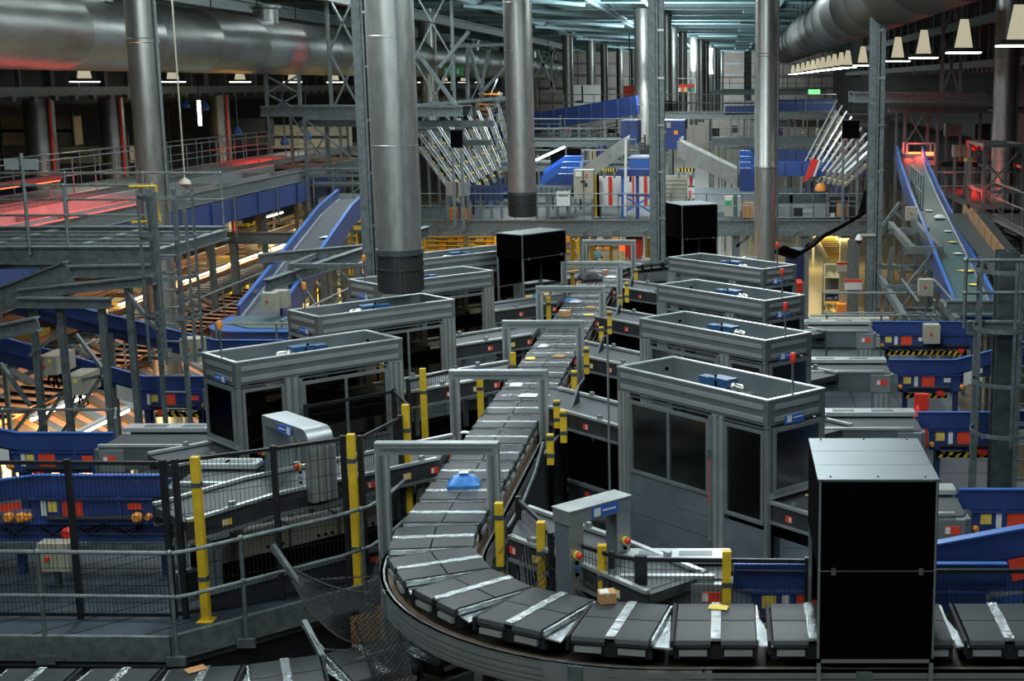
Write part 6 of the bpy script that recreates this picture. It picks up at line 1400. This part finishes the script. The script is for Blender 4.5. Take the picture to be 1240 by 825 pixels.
for px, Y, w_, lb in ((1022, 61.8, .4, 'beige ground floor column behind the roll cage'), (1033, 56.5, .45, 'grey ground floor column right of the roll cage')):
    p = aty(px, 330, Y); t = thing('steel_post', lb, 'column', (p.x, Y, -4)); link('shaft', MB().ibeam((p.x, Y, -4), (p.x, Y, .1), w_, w_, .05), 'beige' if px < 1030 else 'galv', t)
    z = aty(px, 322 if px < 1030 else 343, Y).z; sg = link('notice', MB().box(p.x - .36, p.x + .36, Y - w_ / 2 - .03, Y - w_ / 2, z - .24, z + .2), 'white', t); link('red_band', MB().box(p.x - .36, p.x + .36, Y - w_ / 2 - .04, Y - w_ / 2 - .03, z + .08, z + .2), 'redlabel', sg)
t = thing('floor_marking', 'yellow painted walkway line on the ground floor at right', 'floor line', (4.5, 60, -4)); link('line', MB().add([(4.55, 66, -3.99), (4.75, 66, -3.99), (6.1, 56, -3.99), (5.9, 56, -3.99)], [(0, 1, 2, 3)]), 'yellow_l', t)
t = thing('ground_conveyor', 'beige ladder-like conveyor descending to the roll cage', 'conveyor', aty(995, 310, 70)); p, q = aty(985, 285, 80) , aty(1004, 318, 66)
link('side', MB().bar(p, q, .1, .3).bar(p + Vector((1.2, 0, 0)), q + Vector((1.0, 0, 0)), .1, .3), 'beige', t)
for k in range(12): c = p.lerp(q, k / 12); link('roller', MB().bar(c, c + Vector((1.1, 0, 0)), .12), 'yellow_l', t)
for c in (p, q): link('leg', MB().bar((c.x, c.y, -4), c, .12), 'beige', t)
# people
def person(x, y, z, label, shirt='cloth', trousers='blue_d', face=0, lean=0):
    J = {'pelvis': (0, 0, .93), 'chest': (0, .0, 1.28), 'neck': (0, .01, 1.45), 'hL': (-.1, 0, .9), 'kL': (-.11, -.03, .5), 'aL': (-.11, .03, .09), 'tL': (-.12, -.13, .04), 'hR': (.1, 0, .9), 'kR': (.11, -.02, .5), 'aR': (.11, .03, .09), 'tR': (.12, -.13, .04),
         'sL': (-.19, 0, 1.4), 'eL': (-.25, -.04, 1.12), 'wL': (-.2, -.26, 1.02), 'sR': (.19, 0, 1.4), 'eR': (.25, -.02, 1.12), 'wR': (.22, -.24, 1.0)}
    t = thing('person', label, 'person', (x, y, z), 'workers')
    def mk(nm, names, edges, rad, m):
        me = bpy.data.meshes.new(nm); idx = {n: i for i, n in enumerate(names)}
        me.from_pydata([Vector(J[n]) for n in names], [(idx[a], idx[b]) for a, b in edges], []); me.materials.append(M[m]); me.update()
        o = bpy.data.objects.new(nm, me); C.objects.link(o); o.parent = t
        o.modifiers.new('s', 'SKIN')
        if not me.skin_vertices: return None
        for i, n in enumerate(names): r = rad[n]; me.skin_vertices[0].data[i].radius = r if isinstance(r, tuple) else (r, r)
        me.skin_vertices[0].data[0].use_root = True; s2 = o.modifiers.new('d', 'SUBSURF'); s2.levels = s2.render_levels = 1; return o
    mk('body', ['pelvis', 'chest', 'neck', 'hL', 'kL', 'aL', 'tL', 'hR', 'kR', 'aR', 'tR', 'sL', 'eL', 'wL', 'sR', 'eR', 'wR'],
       [('pelvis', 'chest'), ('chest', 'neck'), ('pelvis', 'hL'), ('hL', 'kL'), ('kL', 'aL'), ('aL', 'tL'), ('pelvis', 'hR'), ('hR', 'kR'), ('kR', 'aR'), ('aR', 'tR'), ('chest', 'sL'), ('sL', 'eL'), ('eL', 'wL'), ('chest', 'sR'), ('sR', 'eR'), ('eR', 'wR')],
       {'pelvis': (.16, .12), 'chest': (.17, .12), 'neck': .055, 'hL': .1, 'kL': .075, 'aL': .055, 'tL': .045, 'hR': .1, 'kR': .075, 'aR': .055, 'tR': .045, 'sL': .07, 'eL': .055, 'wL': .04, 'sR': .07, 'eR': .055, 'wR': .04}, trousers)
    tor = MB((x, y, z)); prof = [(.165, .9), (.18, 1.05), (.2, 1.25), (.19, 1.38), (.1, 1.46), (.065, 1.48)]
    k0 = len(tor.v); tor.lathe(0, 0, prof, 16); tor.v = [Vector((x + (v.x - x) * 1.15, y + (v.y - y) * .78, v.z)) for v in tor.v]; link('shirt', tor, shirt, t)
    for s_, e, w_ in (('sL', 'eL', 'wL'), ('sR', 'eR', 'wR')):
        a, b, c = (Vector(J[k]) for k in (s_, e, w_)); link('sleeve', MB((x, y, z)).path([a, a.lerp(b, .5), b, b.lerp(c, .4)], .072, 10), shirt, t)
        hd = MB((x, y, z)); hd.path([c, c + Vector((0, -.05, -.01)), c + Vector((0, -.09, -.03))], .035, 8)
        for q in range(4): hd.path([c + Vector((-.03 + q * .02, -.08, -.02)), c + Vector((-.03 + q * .02, -.13, -.04)), c + Vector((-.03 + q * .02, -.15, -.07))], .009, 5)
        hd.path([c + Vector((.035, -.03, 0)), c + Vector((.055, -.08, -.01))], .011, 5); link('hand', hd, 'skin', t)
    h = MB((x, y, z)).lathe(0, 0, [(.05, 1.45), (.055, 1.52), (.075, 1.55), (.09, 1.62), (.088, 1.69), (.06, 1.74), (.01, 1.76)], 14)
    h.add([(-.015, -.085, 1.6), (.015, -.085, 1.6), (0, -.115, 1.6), (0, -.085, 1.65)], [(0, 1, 2), (0, 2, 3), (1, 3, 2)]); head = link('head', h, 'skin', t)
    link('hair', MB((x, y + .012, z)).lathe(0, 0, [(.092, 1.64), (.1, 1.68), (.09, 1.74), (.05, 1.78), (.01, 1.785)], 14), 'dark', t)
    for s_ in (-1, 1):
        link('eye', MB((x, y, z)).box(s_ * .032 - .01, s_ * .032 + .01, -.09, -.082, 1.64, 1.65), 'dark', head); link('ear', MB((x, y, z)).box(s_ * .09 - .01, s_ * .09 + .01, -.015, .015, 1.6, 1.65), 'skin', head)
    link('mouth', MB((x, y, z)).box(-.022, .022, -.084, -.078, 1.565, 1.572), 'redlabel', head)
    t.rotation_euler = (0, 0, face)
p = aty(723, 310, 75); person(p.x, 75, -4, 'worker in a blue shirt seen through the furthest portal frame', face=.9)
p = aty(647, 322, 62); person(p.x, 62, -4 + 1.3 * 0, 'worker in a blue shirt beneath the dark cabinet left of the straight run', face=2.4)
p = aty(440, 312, 66); person(p.x, 66, -4, 'worker in pale blue beside the dark H-section post', face=1.2)
p = aty(171, 365, 50); person(p.x, 50, -3.0, 'worker in blue and white behind the left caged ladder', shirt='white', face=-.5)
# RIGHT SIDE: frames, red zone, wall studs
frame_tower(6.3, 8.0, 43, 46, -4, 2.0, 'braced frame carrying the middle of the right incline', 2)
frame_tower(4.2, 5.9, 36, 40, -4, 1.15, 'grey frame left of the right incline with sloping top beams', 2)
t = thing('sloping_beams', 'sloping grey channel beams left of the right incline', 'beam', (4.8, 37, 1.2))
for a, b, c, d, y0, y1 in ((1078, 272, 1106, 303, 42, 38), (1105, 268, 1140, 303, 42, 38), (1078, 280, 1125, 280, 41, 41), (1095, 303, 1135, 303, 38, 38), (1065, 335, 1095, 385, 38, 33), (1140, 367, 1160, 390, 34, 31), (1068, 352, 1140, 352, 36, 36)):
    link('channel', MB().bar(aty(a, b, y0), aty(c, d, y1), .14, .2), 'galv', t)
for a, b, c, d, Y in ((1100, 345, 1132, 305, 38.2), (1080, 300, 1075, 345, 38.2), (1068, 275, 1090, 245, 44), (1132, 305, 1132, 345, 38.2)): link('brace', MB().bar(aty(a, b, Y), aty(c, d, Y), .1), 'galv', t)
t = thing('steel_stair', 'short steel stair with handrails below the right incline', 'stair', aty(1110, 375, 33))
p, q = aty(1092, 352, 35), aty(1112, 392, 31)
for dx in (0, .8):
    link('hand_tube', MB().path([p + Vector((dx, 0, .3)), q + Vector((dx, 0, .5))], .03), 'galv', t); link('stringer', MB().bar(p + Vector((dx, 0, -.5)), q + Vector((dx, 0, -.4)), .06, .2), 'galv', t)
for k in range(6): c = p.lerp(q, k / 6); link('tread', MB().box(c.x, c.x + .8, c.y - .1, c.y + .15, c.z - .5, c.z - .45), 'galv_d', t)
t = struct('trim_3', MB().box(12.6, 12.8, 14, 150, 7.15, 7.5), 'galv')
for i in range(60): link('wall_stud', MB().bar((12.8, 15 + i * 2.0, 7.5), (12.8, 15 + i * 2.0, 12), .12 if i % 2 else .35), 'galv_d', t)
for i in range(90): link('rail_clip', MB().box(12.5, 12.6, 16 + i * 1.3, 16.25 + i * 1.3, 6.9, 7.15), 'galv', t)
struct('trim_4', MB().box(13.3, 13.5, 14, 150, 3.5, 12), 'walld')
t = thing('purlin_rail', 'sloping steel rail above the right row of lamps', 'beam', (11.5, 45, 9.3)); link('rail', MB().ibeam((11.6, 20, 9.2), (11.6, 120, 9.2), .2, .4), 'galv', t)
frame_tower(7.6, 9.0, 60, 63, -4, 5.3, 'braced steel tower under the right hanging gantry, left one', 4)
frame_tower(10.8, 12.2, 56, 60, -4, 5.3, 'braced steel tower under the right hanging gantry, right one', 4)
frame_tower(9.2, 10.6, 50, 53, -4, 4.2, 'tower in front of the red glowing zone at right', 5, decks=(1.9,))
railing([(7.6, 52.5), (11.6, 52.5)], 2.0, 'railing of the red-lit right platform', h=1.1, sp=1.0)
railing([(6.6, 50), (6.2, 44)], 2.4, 'railing beside the top of the right incline', h=1.1, sp=1.3)
t = thing('right_catwalk', 'long right catwalk disappearing behind the caged ladder', 'platform', (10, 45, 1.7)); link('grating', MB().box(9.6, 11.2, 26, 62, 1.75, 1.8), 'galv_d', t)
for x in (9.6, 11.2): link('edge_beam', MB().ibeam((x, 26, 1.65), (x, 62, 1.65), .12, .24), 'galv', t)
for i in range(7): link('leg', MB().bar((9.7, 28 + i * 5.5, -4), (9.7, 28 + i * 5.5, 1.6), .18), 'galv', t)
railing([(9.6, 27), (9.6, 50)], 1.8, 'near railing of the long right catwalk', h=1.1, sp=1.6)
t = thing('red_scanner', 'red glowing scanner window in a steel frame at upper right', 'scanner', aty(1115, 190, 56)); x0, x1, y0, y1, z0, z1 = pb(1098, 180, 1132, 200, 56, 1.2)
link('base', MB().box(x0, x1, y0, y1, z0, z0 + .2), 'white', t); link('blue_strip', MB().box(x0, x1, y0 - .02, y1, z0 + .2, z0 + .32), 'blue', t); link('lens', MB().box(x0, x1, y0 + .3, y0 + .4, z0 + .36, z0 + .5), 'redlamp', t)
for x in (x0, x1): link('upright', MB().bar((x, y0, z0 - .3), (x, y0, z1 + .2), .07).bar((x, y1, z0 - .3), (x, y1, z1 + .2), .07), 'alu', t)
link('top_bar', MB().bar((x0, y0, z1 + .2), (x1, y0, z1 + .2), .07), 'alu', t); link('leg', MB().bar((x0, y0, -4), (x0, y0, z0), .12).bar((x1, y0, -4), (x1, y0, z0), .12), 'galv', t)
for px, py, Y, pw in ((1115, 186, 55.3, 60), (1100, 192, 54.8, 30), (1180, 190, 62, 180), (1190, 235, 50, 60), (1150, 225, 53, 40)):
    p = aty(px, py, Y); l = bpy.data.lights.new('red_lamp', 'POINT'); l.energy = pw; l.color = RED; l.shadow_soft_size = .2; o = bpy.data.objects.new('red_lamp', l); C.objects.link(o); o.location = p
for i, (a, b, c, d, Y, m) in enumerate(((1155, 176, 1172, 190, 58, 'beige'), (1172, 170, 1195, 182, 64, 'red'), (1140, 196, 1200, 202, 60, 'dark'), (1145, 205, 1170, 214, 59, 'galv_d'), (1145, 150, 1165, 165, 62, 'galv'), (1180, 150, 1200, 176, 68, 'walld'), (1170, 192, 1178, 196, 57, 'yellow_l'))):  # the rear machine has its red glow put into its colour
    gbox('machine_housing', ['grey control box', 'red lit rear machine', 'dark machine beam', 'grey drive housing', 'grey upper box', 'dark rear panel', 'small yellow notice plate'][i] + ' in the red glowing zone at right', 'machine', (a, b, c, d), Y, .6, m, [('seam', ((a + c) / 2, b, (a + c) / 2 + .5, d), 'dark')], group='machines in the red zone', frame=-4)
bgconv(1175, 262, 1240, 345, 40, 34, 'orange-brown slatted conveyor behind the right incline', .5, m='card_d', legz=-4)
gbox('machine_housing', 'dark machinery mass under the right catwalk', 'machine', (1160, 290, 1235, 330), 48, 2, 'dark', [('shelf', (1162, 300, 1235, 302), 'galv'), ('shelf', (1162, 316, 1235, 318), 'galv'), ('yellow_box', (1220, 302, 1230, 308), 'yellow_l')], frame=-4)
# CCTV camera on right post
p = aty(1040, 290, 37.8); t = thing('dome_camera', 'white dome camera on an arm left of the right slim post', 'camera', p); link('housing', MB().lathe(p.x, 37.8, [(.04, p.z + .14), (.1, p.z + .02), (.1, p.z - .02)], 12), 'white', t); link('dome', MB().lathe(p.x, 37.8, [(.01, p.z - .13), (.07, p.z - .09), (.09, p.z - .02)], 12), 'dark', t); link('arm', MB().bar((p.x, 37.8, p.z + .12), (p.x + .45, 37.8, p.z + .12), .08, .06), 'cream', t)
# pendant cord with round stop at left
p = aty(224, 222, 40); t = thing('pendant_stop', 'pendant with a round pale weight hanging right of the left round column', 'pendant', p); link('cord', MB().tube((p.x, 40, p.z), (p.x, 40, 9), .025, 6), 'beige', t); link('weight', MB().lathe(p.x, 40, [(.05, p.z - .1), (.18, p.z - .02), (.14, p.z + .08), (.03, p.z + .16)], 12), 'beige', t)
# slim antenna pole in front of second right conveyor
p = at(736, 602, 1.3); t = thing('slim_pole', 'slim grey pole standing behind the square arch', 'pole', (p.x, p.y + .3, 0)); link('rod', MB().tube((p.x, p.y + .3, 1.2), (p.x, p.y + .3, 3.3), .014), 'alu', t)
link('foot', MB().box(p.x - .05, p.x + .05, p.y + .25, p.y + .35, 0, 1.2), 'alu', t)
# warm lights under the mezzanine
for x, y, pw in ((-8, 70, 900), (-2, 78, 900), (4.5, 62, 260), (-20, 66, 700), (-12, 60, 450), (5, 78, 600), (-15, 85, 700)): area('ground_lamp', (x, y, -.4), 4, 1, pw, (1, .8, .38))
for x, y, pw in ((-7, 66, 480), (2, 68, 480), (-4, 84, 600), (-11, 76, 420)): area('mezz_lamp', (x, y, 6.6), 3, 1, pw, (.95, .98, 1))

# small machinery scattered through the far hall
rr = random.Random(5)
spots = []
for i in range(16): spots.append((590 + i * 11.2, 168 + rr.uniform(-14, 22), rr.uniform(76, 100), i, 'right of the second air duct'))
for i in range(16): spots.append((862 + i * 11.5, 160 + rr.uniform(-16, 24), rr.uniform(76, 104), i, 'beyond the right round column'))
for px, py, Y, i, where in spots:
    w_ = rr.uniform(5, 11); h_ = rr.uniform(5, 12); m = ('galv_d', 'dark', 'panel', 'blue_d', 'blue', 'galv', 'dark', 'beige')[(i * 5) % 8]
    gbox('machine_unit', '%s machine unit %s, %s from left' % ({'galv_d': 'dark grey', 'dark': 'black', 'panel': 'grey', 'blue_d': 'dark blue', 'blue': 'blue', 'galv': 'steel', 'beige': 'beige'}[m], where, ORD[i]), 'machine', (px, py, px + w_, py + h_), Y, 1.2, m,
         [('cover_seam', (px + w_ * .45, py, px + w_ * .5, py + h_), 'dark'), ('label', (px + w_ * .6, py + h_ * .2, px + w_ * .8, py + h_ * .4), ('redlabel', 'yellow_l', 'white', 'orange')[i % 4])], group='machine units of the far hall', frame=.5 if Y < 80 else -4)
for i in range(22):
    left = i % 2 == 0; px = (575 + i * 9) if left else (870 + i * 8); py = 148 + (i * 37) % 70; Y = 74 + (i * 13) % 40
    a = aty(px, py, Y); b = aty(px + 40 + (i * 7) % 30, py + (0 if i % 3 else -14), Y)
    t = thing('pipe_run', 'grey pipe run in the far hall, %s from left %s' % (ORD[i // 2], 'behind the second air duct' if left else 'beyond the right round column'), 'pipe', (a + b) / 2, 'pipe runs of the far hall')
    for k in range(3): link('pipe', MB().bar(a + Vector((0, 0, .3 * k)), b + Vector((0, 0, .3 * k)), .1), ('galv', 'galv_d', 'alu_dark')[k], t)
    for c in (a, b): link('post', MB().bar((c.x, c.y, .5 if Y < 80 else -4), (c.x, c.y, c.z + .8), .12), 'galv_d', t)
